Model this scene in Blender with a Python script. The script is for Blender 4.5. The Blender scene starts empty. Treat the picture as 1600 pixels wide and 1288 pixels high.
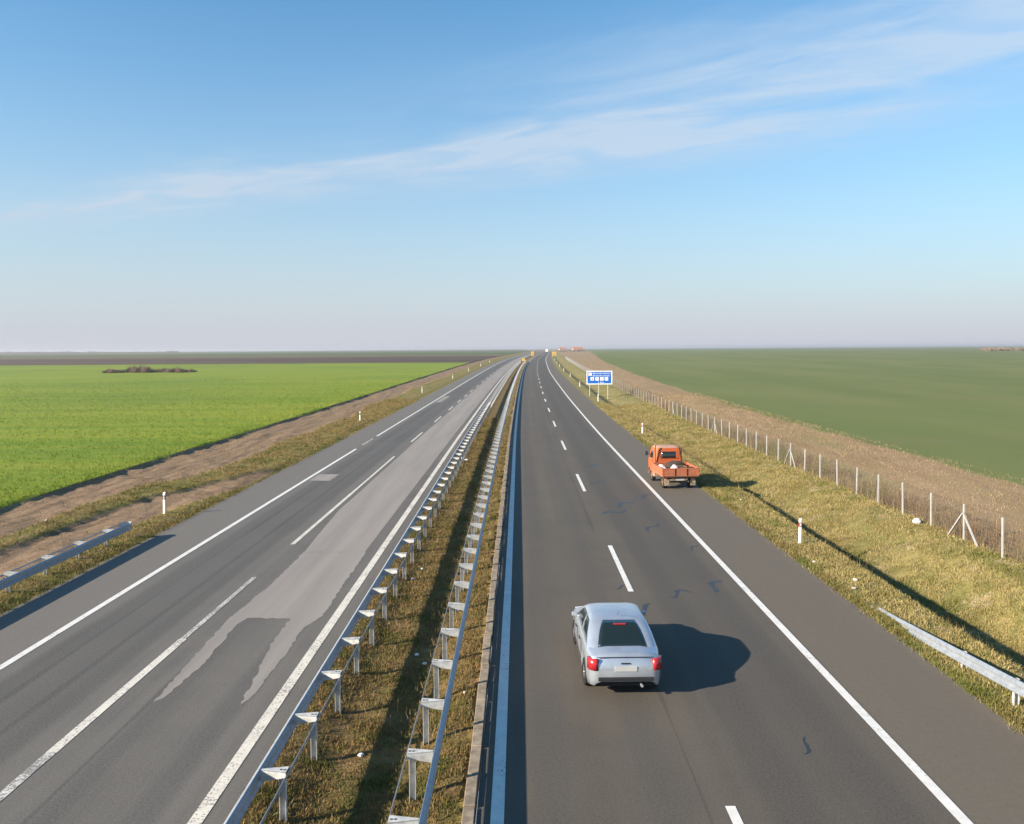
import bpy, bmesh, math, random
import numpy as np
from mathutils import Vector, Matrix
random.seed(7); RNG = np.random.default_rng(7)
scene = bpy.context.scene
COL = scene.collection

# ------------------------------------------------------------------ camera
W0, H0 = 1600.0, 1288.0
FPX, EYE = 1260.0, 7.6                 # focal length in photo pixels, eye height above the road
ROLL = math.atan(-0.0066)
PITCH = math.atan(54.7/FPX)
def cam_axes():
    c, s = math.cos(ROLL), math.sin(ROLL)
    xr = c*11.0+s*(-54.7)
    yaw = math.atan(xr/math.hypot(FPX, 54.7))
    fw = Vector((-math.sin(yaw)*math.cos(PITCH), math.cos(yaw)*math.cos(PITCH), -math.sin(PITCH)))
    ri = Vector((math.cos(yaw), math.sin(yaw), 0))
    dn = fw.cross(ri)
    return ri*c-dn*s, ri*s+dn*c, fw
ix, iy, fw = cam_axes()
cd = bpy.data.cameras.new('camera'); cam = bpy.data.objects.new('camera', cd); COL.objects.link(cam)
M = Matrix.Identity(4)
for r in range(3):
    M[r][0] = ix[r]; M[r][1] = -iy[r]; M[r][2] = -fw[r]
M[0][3], M[1][3], M[2][3] = 0, 0, EYE
cam.matrix_world = M
cd.sensor_fit = 'HORIZONTAL'; cd.sensor_width = 36.0; cd.lens = 36.0*FPX/W0
cd.shift_y = (600.0-H0/2)/W0           # the photograph proper is the upper 1200 rows
cd.clip_start = 0.1; cd.clip_end = 40000
scene.camera = cam

# ------------------------------------------------------------------ sun, sky, exposure
SUNV = Vector((2.1, 0.98, -1.0)).normalized()        # way the light travels
ELEV = math.asin(-SUNV.z)
sd = bpy.data.lights.new('sun', 'SUN'); sun = bpy.data.objects.new('sun', sd); COL.objects.link(sun)
sd.energy = 5.0; sd.angle = math.radians(0.55); sd.color = (1.0, 0.88, 0.72)
sun.rotation_euler = SUNV.to_track_quat('-Z', 'Y').to_euler(); sun.location = (-60, -30, 60)
world = bpy.data.worlds.new('World'); scene.world = world; world.use_nodes = True
wn, wl = world.node_tree.nodes, world.node_tree.links
wn.clear()
def wnode(t, **k):
    n = wn.new(t)
    for a, b in k.items(): setattr(n, a, b)
    return n
def wmath(op, a, b=None, c=None):
    n = wn.new('ShaderNodeMath'); n.operation = op
    for i, v in enumerate((a, b, c)):
        if v is None: continue
        if isinstance(v, (int, float)): n.inputs[i].default_value = v
        else: wl.new(v, n.inputs[i])
    return n.outputs[0]
sky = wnode('ShaderNodeTexSky', sky_type='NISHITA')
sky.sun_disc = False; sky.sun_elevation = ELEV
sky.sun_rotation = math.atan2(-SUNV.x, -SUNV.y)
sky.altitude = 80; sky.air_density = 1.0; sky.dust_density = 0.5; sky.ozone_density = 2.6
# thin cirrus: a streak high above the plain, laid out on a level sheet of sky
tc = wnode('ShaderNodeTexCoord'); sp = wnode('ShaderNodeSeparateXYZ'); wl.new(tc.outputs['Generated'], sp.inputs[0])
zc = wmath('MAXIMUM', sp.outputs[2], 0.03)
qx = wmath('DIVIDE', sp.outputs[0], zc); qy = wmath('DIVIDE', sp.outputs[1], zc)
ang = math.atan2(2.8-5.6, 1.75+3.1)
ca, sa = math.cos(ang), math.sin(ang)
tt = wmath('ADD', wmath('MULTIPLY', wmath('SUBTRACT', qx, 1.75), ca), wmath('MULTIPLY', wmath('SUBTRACT', qy, 2.8), sa))
nn = wmath('ADD', wmath('MULTIPLY', wmath('SUBTRACT', qx, 1.75), -sa), wmath('MULTIPLY', wmath('SUBTRACT', qy, 2.8), ca))
cmb = wnode('ShaderNodeCombineXYZ'); wl.new(wmath('MULTIPLY', tt, 0.55), cmb.inputs[0]); wl.new(wmath('MULTIPLY', nn, 1.5), cmb.inputs[1])
n1 = wnode('ShaderNodeTexNoise'); n1.inputs['Scale'].default_value = 1.1; n1.inputs['Detail'].default_value = 8; n1.inputs['Roughness'].default_value = 0.55; n1.inputs['Distortion'].default_value = 0.5
wl.new(cmb.outputs[0], n1.inputs['Vector'])
cmb2 = wnode('ShaderNodeCombineXYZ'); wl.new(wmath('MULTIPLY', tt, 0.9), cmb2.inputs[0]); wl.new(wmath('MULTIPLY', nn, 1.7), cmb2.inputs[1]); cmb2.inputs[2].default_value = 3.3
n2 = wnode('ShaderNodeTexNoise'); n2.inputs['Scale'].default_value = 1.6; n2.inputs['Detail'].default_value = 7; n2.inputs['Roughness'].default_value = 0.52; n2.inputs['Distortion'].default_value = 0.8
wl.new(cmb2.outputs[0], n2.inputs['Vector'])
nw = wmath('ADD', nn, wmath('MULTIPLY', wmath('SUBTRACT', n1.outputs[0], 0.5), 0.8))
def gauss(x, c, w):
    d = wmath('DIVIDE', wmath('SUBTRACT', x, c), w)
    return wmath('POWER', 2.718, wmath('MULTIPLY', wmath('MULTIPLY', d, d), -1.0))
core = wmath('MULTIPLY', gauss(nw, 0.0, 0.13), 0.30)
low = wmath('MULTIPLY', wmath('MULTIPLY', gauss(nw, 0.45, 0.55), gauss(tt, -1.6, 1.3)), 0.85)     # patch under the streak
high = wmath('MULTIPLY', wmath('MULTIPLY', gauss(nw, -0.4, 0.5), gauss(tt, 0.2, 1.6)), 0.75)    # veil over it
tail = wmath('MULTIPLY', wmath('MULTIPLY', gauss(nw, 0.15, 0.5), gauss(tt, -4.6, 2.4)), 0.60)
band = wmath('ADD', wmath('ADD', core, low), wmath('ADD', high, tail))
brk = wmath('MAXIMUM', wmath('MULTIPLY_ADD', n2.outputs[0], 2.2, -0.45), 0.0)
soft = wmath('MULTIPLY_ADD', n1.outputs[0], 1.2, -0.1)
cl = wmath('MULTIPLY', band, wmath('MULTIPLY', brk, soft))
clm = wnode('ShaderNodeClamp'); wl.new(wmath('MULTIPLY', cl, 1.9), clm.inputs[0]); clm.inputs[2].default_value = 0.6
mix = wnode('ShaderNodeMix', data_type='RGBA')
tint = wnode('ShaderNodeMix', data_type='RGBA', blend_type='MULTIPLY'); tint.inputs[0].default_value = 1.0
hs = wnode('ShaderNodeHueSaturation'); hs.inputs['Saturation'].default_value = 1.18; wl.new(sky.outputs[0], hs.inputs['Color'])
wl.new(hs.outputs[0], tint.inputs[6]); tint.inputs[7].default_value = (0.76, 1.15, 1.13, 1)
wl.new(clm.outputs[0], mix.inputs[0]); wl.new(tint.outputs[2], mix.inputs[6]); mix.inputs[7].default_value = (3.9, 4.4, 4.9, 1)
# haze layer over the plain: even all round the horizon
hf = wmath('POWER', 2.718, wmath('MULTIPLY', wmath('POWER', wmath('DIVIDE', wmath('MAXIMUM', sp.outputs[2], 0.0), 0.215), 1.45), -1.0))
hmix = wnode('ShaderNodeMix', data_type='RGBA'); wl.new(wmath('MULTIPLY', hf, 0.97), hmix.inputs[0]); wl.new(mix.outputs[2], hmix.inputs[6]); hmix.inputs[7].default_value = (3.32, 3.36, 3.82, 1)
mix = hmix
bg = wnode('ShaderNodeBackground'); bg.inputs[1].default_value = 0.08
wl.new(mix.outputs[2], bg.inputs[0])
wo = wnode('ShaderNodeOutputWorld'); wl.new(bg.outputs[0], wo.inputs[0])
vs = scene.view_settings
vs.view_transform = 'Standard'; vs.look = 'None'; vs.gamma = 1.0; vs.use_curve_mapping = False
vs.exposure = 1.2
scene.render.engine = 'CYCLES'
scene.cycles.volume_bounces = 0

# ------------------------------------------------------------------ road coordinates: u across, s along
KS = np.array([-400, 0, 60, 110, 160, 220, 300, 400, 560, 800, 1200, 1600, 12000.])
KC = np.array([0, 0, 0, .25, .75, 1.55, 3.3, 6.2, 12.5, 22, 36, 50, 60.])
KZ = np.array([0, 0, 0, .12, .4, .78, 1.45, 2.1, 2.7, 3.1, 3.3, 3.3, 3.3])
def pch(x, K, V):
    h = np.diff(K); d = np.diff(V)/h; m = np.zeros_like(V)
    for i in range(1, len(K)-1):
        if d[i-1]*d[i] > 0:
            w1 = 2*h[i]+h[i-1]; w2 = h[i]+2*h[i-1]; m[i] = (w1+w2)/(w1/d[i-1]+w2/d[i])
    x = np.asarray(x, float); i = np.clip(np.searchsorted(K, x)-1, 0, len(K)-2); t = (x-K[i])/h[i]
    return (2*t**3-3*t**2+1)*V[i]+(t**3-2*t**2+t)*h[i]*m[i]+(-2*t**3+3*t**2)*V[i+1]+(t**3-t**2)*h[i]*m[i+1]
def curve(s): return pch(s, KS, KC)
def rise(s): return pch(s, KS, KZ)
def P(u, s, z=0.0): return (float(u+curve(s)), float(s), float(z+rise(s)))
def heading(s): return math.atan2(-(float(curve(s+1))-float(curve(s-1))), 2.0)
def PN(u, s, z):
    u, s, z = np.broadcast_arrays(np.asarray(u, float), np.asarray(s, float), np.asarray(z, float))
    return np.stack([u+curve(s), s, z+rise(s)], -1)

_perm = RNG.random((256, 256))
def vnoise(x, y, sc=1.0):
    x = np.asarray(x)*sc; y = np.asarray(y)*sc
    xi = np.floor(x).astype(int); yi = np.floor(y).astype(int); fx = x-xi; fy = y-yi
    fx = fx*fx*(3-2*fx); fy = fy*fy*(3-2*fy)
    g = lambda a, b: _perm[a & 255, b & 255]
    return (g(xi, yi)*(1-fx)+g(xi+1, yi)*fx)*(1-fy)+(g(xi, yi+1)*(1-fx)+g(xi+1, yi+1)*fx)*fy
def fbm(x, y, sc=1.0, o=4):
    r = 0; a = .5
    for k in range(o): r = r+a*vnoise(np.asarray(x)+17.3*k, np.asarray(y)-9.1*k, sc*2**k); a *= .5
    return r/(1-.5**o)
def sstep(a, b, x):
    t = np.clip((np.asarray(x, float)-a)/(b-a), 0, 1); return t*t*(3-2*t)

# key cross-section numbers (metres from the camera's line)
L_OUT, L_LANE, L_IN = -12.55, -8.92, -5.27
R_IN, R_LANE, R_OUT = -0.40, 3.45, 7.08
LA0, LA1 = -15.08, -4.78       # left asphalt
RA0, RA1 = -0.74, 9.85         # right asphalt
FENCE = 17.25
def track_u(s): return np.interp(s, [-400, 33, 38, 42, 46, 50, 54], [-18.4, -18.4, -18.2, -17.5, -16.5, -15.0, -12.0])
def dirt_left(u, s):
    """0 grass .. 1 bare earth on the left verge"""
    u = np.asarray(u, float); s = np.asarray(s, float)
    n = fbm(u*1.0, s*0.22, .55, 4)-.5
    tr = 1-sstep(1.2, 1.75, np.abs(u-track_u(s))+n*1.0)
    tr = np.where(s < 53, tr, 0)
    inner = np.where(s < 46, -21.2, np.interp(s, [46, 60, 120, 250], [-20.2, -19.3, -19.6, -20.2]))
    belt = sstep(0.0, .9, (inner-u)+n*3.2)*.92
    return np.clip(np.maximum(tr, belt), 0, 1)
def zg(u, s):
    u = np.asarray(u, float); s = np.asarray(s, float)
    u, s = np.broadcast_arrays(u, s)
    z = np.zeros_like(u)
    hum = (fbm(u, s, .9, 3)-.5)+.5*(fbm(u+31, s, 3.1, 2)-.5)
    # median: a shallow trough
    md = (u > LA1) & (u < RA0)
    z = np.where(md, -.03-.20*sstep(-4.5, -3.5, u)*(1-sstep(-2.3, -1.15, u))+hum*.05, z)
    # right verge: crest, ditch, rise to the fence
    r = u > RA1
    dep = np.interp(s, [19, 25, 31, 38, 55, 90, 200, 500], [1.65, 1.2, .88, .72, .60, .5, .42, .25])
    wid = dep/np.interp(s, [31, 38, 55, 200], [.74, .62, .46, .3])
    uc = 11.75+.22*(fbm(u*0+3, s, .12, 2)-.5)
    lo = np.minimum(uc+2.15*dep, 15.4)
    dr = -.03-dep*np.clip((u-uc)/wid, 0, 1)+(dep+.06)*sstep(0, 1, np.clip((u-lo+.2)/(17.2-lo), 0, 1))
    z = np.where(r, dr+hum*.09*sstep(RA1, RA1+.8, u)*(1-sstep(19, 24, u)), z)
    # left verge, farm track, field bank
    l = u < LA0
    dl = dirt_left(u, s)
    zl = -.03+.10*sstep(0, 1.2, LA0-u)-.17*dl+hum*(.16+.10*dl)*sstep(0, 1.5, LA0-u)
    edge = -24.95+.5*(fbm(u*0+8, s, .25, 3)-.5)
    bank = sstep(0, .34, edge-u)
    zl = zl*(1-bank)+(.15+.05*(fbm(u, s, .08, 2)-.5))*bank
    z = np.where(l, zl, z)
    return z

# ------------------------------------------------------------------ materials
class NT:
    def __init__(self, name, rough=.9, spec=.3):
        self.m = bpy.data.materials.new(name); self.m.use_nodes = True
        self.n, self.l = self.m.node_tree.nodes, self.m.node_tree.links
        self.b = self.n['Principled BSDF']
        self.b.inputs['Roughness'].default_value = rough; self.b.inputs['Specular IOR Level'].default_value = spec
    def put(self, v, sock):
        if isinstance(v, (int, float)): sock.default_value = v
        elif isinstance(v, tuple): sock.default_value = v if len(v) == 4 or sock.type == 'VECTOR' else v+(1,)
        else: self.l.new(v, sock)
    def math(self, op, a, b=0.0, c=0.0):
        n = self.n.new('ShaderNodeMath'); n.operation = op
        for i, v in enumerate((a, b, c)): self.put(v, n.inputs[i])
        return n.outputs[0]
    def pos(self): return self.n.new('ShaderNodeNewGeometry').outputs['Position']
    def obj(self): return self.n.new('ShaderNodeTexCoord').outputs['Object']
    def uv(self):
        n = self.n.new('ShaderNodeUVMap'); n.uv_map = 'road'; return n.outputs[0]
    def attr(self, name, out='Color'):
        n = self.n.new('ShaderNodeAttribute'); n.attribute_name = name; return n.outputs[out]
    def sep(self, v):
        n = self.n.new('ShaderNodeSeparateXYZ'); self.l.new(v, n.inputs[0]); return n.outputs
    def scale(self, v, sx, sy, sz=1.0):
        n = self.n.new('ShaderNodeMapping'); n.inputs['Scale'].default_value = (sx, sy, sz); self.l.new(v, n.inputs[0]); return n.outputs[0]
    def noise(self, v, sc, det=4, rough=.55, dist=0.0):
        n = self.n.new('ShaderNodeTexNoise'); self.l.new(v, n.inputs['Vector'])
        n.inputs['Scale'].default_value = sc; n.inputs['Detail'].default_value = det
        n.inputs['Roughness'].default_value = rough; n.inputs['Distortion'].default_value = dist
        return n.outputs[0]
    def ramp(self, x, lo, hi, a=0.0, b=1.0):
        n = self.n.new('ShaderNodeMapRange'); n.interpolation_type = 'SMOOTHSTEP'
        self.put(x, n.inputs[0]); n.inputs[1].default_value = lo; n.inputs[2].default_value = hi
        n.inputs[3].default_value = a; n.inputs[4].default_value = b
        return n.outputs[0]
    def mix(self, f, a, b, mode='MIX'):
        n = self.n.new('ShaderNodeMix'); n.data_type = 'RGBA'; n.blend_type = mode
        self.put(f, n.inputs[0]); self.put(a, n.inputs[6]); self.put(b, n.inputs[7]); return n.outputs[2]
    def color(self, c): self.put(c, self.b.inputs['Base Color']); return self
    def bump(self, h, strength=.4, dist=.02):
        n = self.n.new('ShaderNodeBump'); n.inputs['Strength'].default_value = strength; n.inputs['Distance'].default_value = dist
        self.put(h, n.inputs['Height']); self.l.new(n.outputs[0], self.b.inputs['Normal']); return self
def plain(name, c, rough=.7, metal=0.0, spec=.4, vary=.15, sc=6.0):
    t = NT(name, rough, spec); t.b.inputs['Metallic'].default_value = metal
    n = t.noise(t.pos(), sc, 5, .6)
    t.color(t.mix(t.ramp(n, .3, .7), tuple(x*(1-vary) for x in c), tuple(min(1, x*(1+vary)) for x in c)))
    return t.m
MAT = {}
def grey(v, w=0.0): return (v*(1+w), v, v*(1-w*1.1))

def asphalt(name, base, warm, streak, lanes, shoulder_edge, shoulder_gain, sign, grain=.55):
    t = NT(name, .82, .28); uv = t.uv(); u = t.sep(uv)[0]; p = t.pos()
    st = t.noise(t.scale(uv, 1.6, .035), 1.0, 6, .6)              # long wear streaks
    st2 = t.noise(t.scale(uv, 5.0, .05), 1.0, 4, .6)
    bl = t.noise(p, .35, 4, .6); gr = t.noise(p, 22, 4, .8); g2 = t.noise(p, 7, 4, .7)
    c = t.mix(t.ramp(st, .3, .72), grey(base*(1-streak), warm), grey(base*(1+streak), warm))
    c = t.mix(t.ramp(st2, .55, .8, 0, .45), c, grey(base*.72, warm))
    c = t.mix(t.ramp(bl, .35, .7, 0, .5), c, grey(base*1.35, warm*1.4))
    for (lu, lw, lg) in lanes:                                     # wheel tracks / seams across the lane
        d = t.math('ABSOLUTE', t.math('SUBTRACT', u, lu))
        wob = t.math('MULTIPLY', t.math('SUBTRACT', t.noise(t.scale(uv, .0, .06), 1.0, 3, .5), .5), .5)
        d = t.math('ADD', d, wob)
        c = t.mix(t.ramp(d, lw*.35, lw, .55, 0), c, grey(base*lg, warm*.4))
    sh = t.math('MULTIPLY', t.math('SUBTRACT', u, shoulder_edge), sign)
    c = t.mix(t.ramp(sh, 0, .06, 0, .8), c, t.mix(t.ramp(g2, .3, .7), grey(base*shoulder_gain*.92, warm*1.3), grey(base*shoulder_gain*1.08, warm*1.3)))
    edge = t.ramp(t.math('ADD', sh, t.math('MULTIPLY', t.noise(p, 1.3, 5, .65), .7)), 2.55, 3.15, 0, .55)
    c = t.mix(edge, c, (.17, .135, .095))                          # earth carried onto the edge
    c = t.mix(t.ramp(gr, .3, .75, 0, grain), c, grey(base*2.0, warm))
    c = t.mix(t.ramp(t.noise(p, 45, 2, .5), .60, .70, 0, .6), c, grey(base*.35, 0))
    t.color(c); t.bump(t.math('ADD', gr, t.math('MULTIPLY', g2, .4)), .35, .008)
    return t.m
MAT['asphalt_right'] = asphalt('asphalt_right', .061, .17, .16, [(4.45, .6, .62), (6.15, .55, .66), (5.3, 1.6, .72), (.55, .5, .86), (2.35, .5, .84), (3.05, .05, .45)], 7.2, 1.62, 1.0)
MAT['asphalt_left'] = asphalt('asphalt_left', .084, .09, .24, [(-9.85, .40, .42), (-11.65, .45, .42), (-10.7, 1.3, .62), (-10.4, .12, .30), (-11.35, .1, .30), (-6.2, .4, .66), (-7.75, .35, .60), (-12.25, .25, 1.3), (-8.05, .08, .35)], -12.6, 1.4, -1.0)
t = NT('patch_asphalt', .85, .25); p = t.pos(); uv = t.uv()
c = t.mix(t.ramp(t.noise(t.scale(uv, 1.2, .05), 1.0, 5, .6), .3, .7), (.195, .174, .157), (.250, .224, .203))
c = t.mix(t.ramp(t.noise(p, 30, 3, .7), .35, .8, 0, .4), c, (.33, .30, .27)); t.color(c); t.bump(t.noise(p, 34, 3, .75), .3, .006); MAT['patch'] = t.m
MAT['tar'] = plain('tar', (.022, .025, .033), .42, 0, .45, .3, 9)
def paint(name, c, wear):
    t = NT(name, .6, .35); p = t.pos()
    n = t.noise(p, 16, 5, .7); n2 = t.noise(p, 1.1, 3, .5)
    w = t.ramp(t.math('ADD', n, t.math('MULTIPLY', t.math('SUBTRACT', n2, .5), .35)), .62-wear*.5, .70-wear*.5, 0, .85)
    col = t.mix(t.ramp(t.noise(p, 3, 4, .6), .3, .7), c, tuple(x*.86 for x in c))
    t.color(t.mix(w, col, (.14, .125, .11))); return t.m
MAT['paint'] = paint('road_paint', (.66, .635, .60), .05)
MAT['paint_worn'] = paint('worn_road_paint', (.62, .575, .50), .17)
MAT['paint_faded'] = paint('faded_road_paint', (.55, .53, .49), .34)

def turf(name, a, b, c_, d, earth, mask=False):
    t = NT(name, .95, .1); p = t.pos()
    big = t.noise(p, .28, 4, .6); mid = t.noise(p, 1.9, 5, .65); fin = t.noise(p, 14, 4, .7)
    c = t.mix(t.ramp(mid, .35, .65), a, b)
    c = t.mix(t.ramp(big, .42, .66, 0, .75), c, c_)
    c = t.mix(t.ramp(fin, .45, .75, 0, .7), c, d)
    e = t.ramp(t.math('ADD', t.noise(p, .9, 5, .7), t.math('MULTIPLY', fin, .25)), .66, .78, 0, .8)
    c = t.mix(e, c, earth)
    if mask:
        dm = t.attr('dirt', 'Fac'); q = t.math('ADD', dm, t.math('MULTIPLY', t.math('SUBTRACT', mid, .5), .7))
        soil = t.mix(t.ramp(t.noise(t.scale(t.uv(), 2.2, .16), 1.0, 6, .65), .3, .7), tuple(x*.80 for x in earth), tuple(x*1.35 for x in earth))
        soil = t.mix(t.ramp(t.noise(p, 2.6, 6, .75), .50, .72, 0, .75), soil, tuple(x*.5 for x in earth))
        c = t.mix(t.ramp(q, .38, .62), c, soil)
    t.color(c); t.bump(t.math('ADD', fin, mid), .8, .05); return t.m
MAT['verge'] = turf('verge_turf', (.150, .135, .042), (.27, .21, .080), (.105, .115, .030), (.34, .265, .12), (.36, .275, .17))
MAT['median'] = turf('median_turf', (.125, .090, .032), (.20, .130, .055), (.105, .098, .028), (.215, .130, .060), (.17, .10, .055))
MAT['left_verge'] = turf('left_verge_turf', (.145, .128, .034), (.225, .165, .062), (.120, .125, .028), (.27, .185, .085), (.205, .138, .086), True)
# young wheat on the left
t = NT('wheat_field', .9, .15); p = t.pos()
row = t.noise(t.scale(p, .012, .30), 1.0, 5, .6); row2 = t.noise(t.scale(p, .03, 1.6), 1.0, 5, .65); bl = t.noise(p, .02, 4, .55); fn = t.noise(t.scale(p, 1.2, 5.0), 1.6, 5, .7)
c = t.mix(t.ramp(row, .36, .66), (.135, .205, .012), (.205, .245, .020))
c = t.mix(t.ramp(row2, .46, .70, 0, .65), c, (.235, .240, .036))
c = t.mix(t.ramp(bl, .45, .7, 0, .5), c, (.085, .145, .020))
c = t.mix(t.ramp(fn, .52, .78, 0, .55), c, (.075, .105, .016))
t.color(c); t.bump(t.math('ADD', fn, t.math('MULTIPLY', row2, .8)), .8, .10); MAT['wheat'] = t.m
# right: stubble strip that turns into winter wheat
t = NT('right_field', .92, .1); p = t.pos(); uv = t.uv(); uu = t.sep(uv)[0]
edge = t.attr('green', 'Fac')
nz = t.noise(t.scale(p, .25, .06), 1.0, 5, .65)
fine = t.noise(t.scale(p, 1.2, 4.0), 1.5, 5, .7)
soil = t.mix(t.ramp(t.noise(t.scale(p, .7, .10), 1.0, 6, .65), .3, .7), (.235, .155, .086), (.325, .222, .126))
soil = t.mix(t.ramp(fine, .48, .75, 0, .6), soil, (.36, .265, .15))
soil = t.mix(t.ramp(t.noise(p, 5.5, 5, .7), .52, .72, 0, .35), soil, (.135, .10, .045))
soil = t.mix(t.ramp(t.noise(t.scale(p, .35, .05), 1.0, 4, .6), .5, .7, 0, .4), soil, (.15, .155, .05))
grn = t.mix(t.ramp(t.noise(t.scale(p, .05, .012), 1.0, 5, .6), .3, .7), (.110, .138, .042), (.150, .162, .058))
grn = t.mix(t.ramp(t.noise(t.scale(p, .010, .12), 1.0, 5, .65), .5, .75, 0, .5), grn, (.155, .140, .070))
grn = t.mix(t.ramp(fine, .55, .8, 0, .35), grn, (.070, .080, .030))
q = t.math('ADD', edge, t.math('MULTIPLY', t.math('SUBTRACT', nz, .5), .9))
t.color(t.mix(t.ramp(q, .35, .70), soil, grn)); t.bump(fine, .7, .06); MAT['right_field'] = t.m
# far plain: ploughed strip, then pale winter crops
t = NT('far_plain', .95, .05); p = t.pos(); y = t.sep(p)[1]; x = t.sep(p)[0]
pl = t.mix(t.ramp(t.noise(t.scale(p, .004, .03), 1.0, 5, .6), .35, .65), (.062, .046, .036), (.105, .076, .056))
fg = t.mix(t.ramp(t.noise(t.scale(p, .0008, .003), 1.0, 4, .55), .42, .58), (.070, .105, .034), (.135, .105, .062))
yy = t.math('ADD', y, t.math('MULTIPLY', t.noise(t.scale(p, .002, .002), 1.0, 3, .5), 60))
t.color(t.mix(t.ramp(yy, 566, 572), pl, fg)); MAT['plain'] = t.m
def vcol(name, rough=.9, trans=0.0):
    t = NT(name, rough, .15); t.color(t.attr('tint')); 
    if trans: t.b.inputs['Transmission Weight'].default_value = 0.0
    return t.m
MAT['blade'] = vcol('grass_blades')
MAT['steel'] = plain('galvanised_steel', (.30, .325, .36), .5, .3, .5, .14, 9)
MAT['steel_dull'] = plain('weathered_steel', (.50, .49, .47), .6, .2, .4, .2, 7)
MAT['bolt'] = plain('dark_bolt', (.06, .055, .05), .5, .5)
MAT['concrete'] = plain('kerb_concrete', (.24, .195, .145), .9, 0, .2, .3, 5)
MAT['post_white'] = plain('white_plastic', (.80, .79, .76), .5, 0, .4, .05)
MAT['black'] = plain('black_band', (.012, .012, .014), .5)
MAT['red'] = plain('red_band', (.42, .030, .025), .45)
MAT['fence_post'] = plain('fence_concrete', (.34, .33, .315), .85, 0, .25, .12, 8)
MAT['wire'] = plain('fence_wire', (.20, .18, .15), .6, .5)
MAT['white_bag'] = plain('white_litter', (.60, .59, .56), .6, 0, .4, .2, 10)
MAT['pale_stone'] = plain('pale_litter', (.42, .37, .29), .8, 0, .3, .25, 10)
MAT['sign_blue'] = plain('sign_blue', (.006, .115, .46), .4, 0, .5, .04, 2)
MAT['sign_white'] = plain('sign_white', (.82, .83, .83), .4, 0, .5, .03, 2)
MAT['sign_dark'] = plain('sign_dark', (.10, .10, .11), .5)
MAT['sign_red'] = plain('sign_red', (.45, .16, .14), .5)
MAT['sign_brown'] = plain('sign_olive', (.28, .24, .12), .5)
MAT['yellow'] = plain('warning_yellow', (.62, .38, .06), .5, 0, .4, .08, 2)

# ------------------------------------------------------------------ mesh helpers
def tag(o, label=None, cat=None, group=None, kind=None):
    if label: o['label'] = label
    if cat: o['category'] = cat
    if group: o['group'] = group
    if kind: o['kind'] = kind
    return o
def link(name, me, mat=None, parent=None):
    if mat is not None: me.materials.append(MAT[mat] if isinstance(mat, str) else mat)
    o = bpy.data.objects.new(name, me); COL.objects.link(o)
    if parent: o.parent = parent
    return o
def empty(name, loc=(0, 0, 0), rz=0.0):
    o = bpy.data.objects.new(name, None); COL.objects.link(o); o.location = loc; o.rotation_euler.z = rz
    o.empty_display_size = .3
    return o
def pmesh(name, V, F, smooth=False):
    me = bpy.data.meshes.new(name); me.from_pydata([tuple(v) for v in V], [], [tuple(f) for f in F]); me.update()
    if smooth:
        me.polygons.foreach_set('use_smooth', [True]*len(me.polygons))
    return me
def trimesh(name, V, tint=None):
    """V: (n,3,3) triangles"""
    n = len(V); me = bpy.data.meshes.new(name)
    me.vertices.add(n*3); me.vertices.foreach_set('co', V.reshape(-1).astype(np.float32))
    me.loops.add(n*3); me.loops.foreach_set('vertex_index', np.arange(n*3, dtype=np.int32))
    me.polygons.add(n); me.polygons.foreach_set('loop_start', np.arange(0, n*3, 3, dtype=np.int32))
    me.update(calc_edges=True)
    if tint is not None:
        a = me.attributes.new('tint', 'FLOAT_COLOR', 'POINT')
        cc = np.ones((n*3, 4), np.float32); cc[:, :3] = tint.reshape(-1, 3); a.data.foreach_set('color', cc.reshape(-1))
    return me
def sheet(name, us, ss, zf, mat, attr=None, uadd=None, smooth=True):
    """regular (u,s) sheet; zf(u,s) height over the road datum"""
    us = np.asarray(us, float); ss = np.asarray(ss, float)
    U, S = np.meshgrid(us, ss)
    if uadd is not None: U = U+uadd(U, S)
    Z = zf(U, S) if callable(zf) else np.full_like(U, zf)
    V = PN(U, S, Z).reshape(-1, 3); nu, ns = len(us), len(ss)
    a = (np.arange(ns-1)[:, None]*nu+np.arange(nu-1)[None]).reshape(-1)
    Q = np.stack([a, a+1, a+nu+1, a+nu], 1)
    me = bpy.data.meshes.new(name); me.vertices.add(len(V)); me.vertices.foreach_set('co', V.reshape(-1))
    me.loops.add(Q.size); me.loops.foreach_set('vertex_index', Q.reshape(-1).astype(np.int32))
    me.polygons.add(len(Q)); me.polygons.foreach_set('loop_start', np.arange(0, Q.size, 4, dtype=np.int32))
    me.polygons.foreach_set('use_smooth', np.full(len(Q), smooth)); me.update(calc_edges=True)
    uvl = me.uv_layers.new(name='road'); uu = np.stack([U.reshape(-1)[Q.reshape(-1)], S.reshape(-1)[Q.reshape(-1)]], 1)
    uvl.data.foreach_set('uv', uu.reshape(-1).astype(np.float32))
    if attr:
        for k, fn in attr.items():
            at = me.attributes.new(k, 'FLOAT', 'POINT'); at.data.foreach_set('value', np.asarray(fn(U, S), np.float32).reshape(-1))
    return link(name, me, mat)
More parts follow.
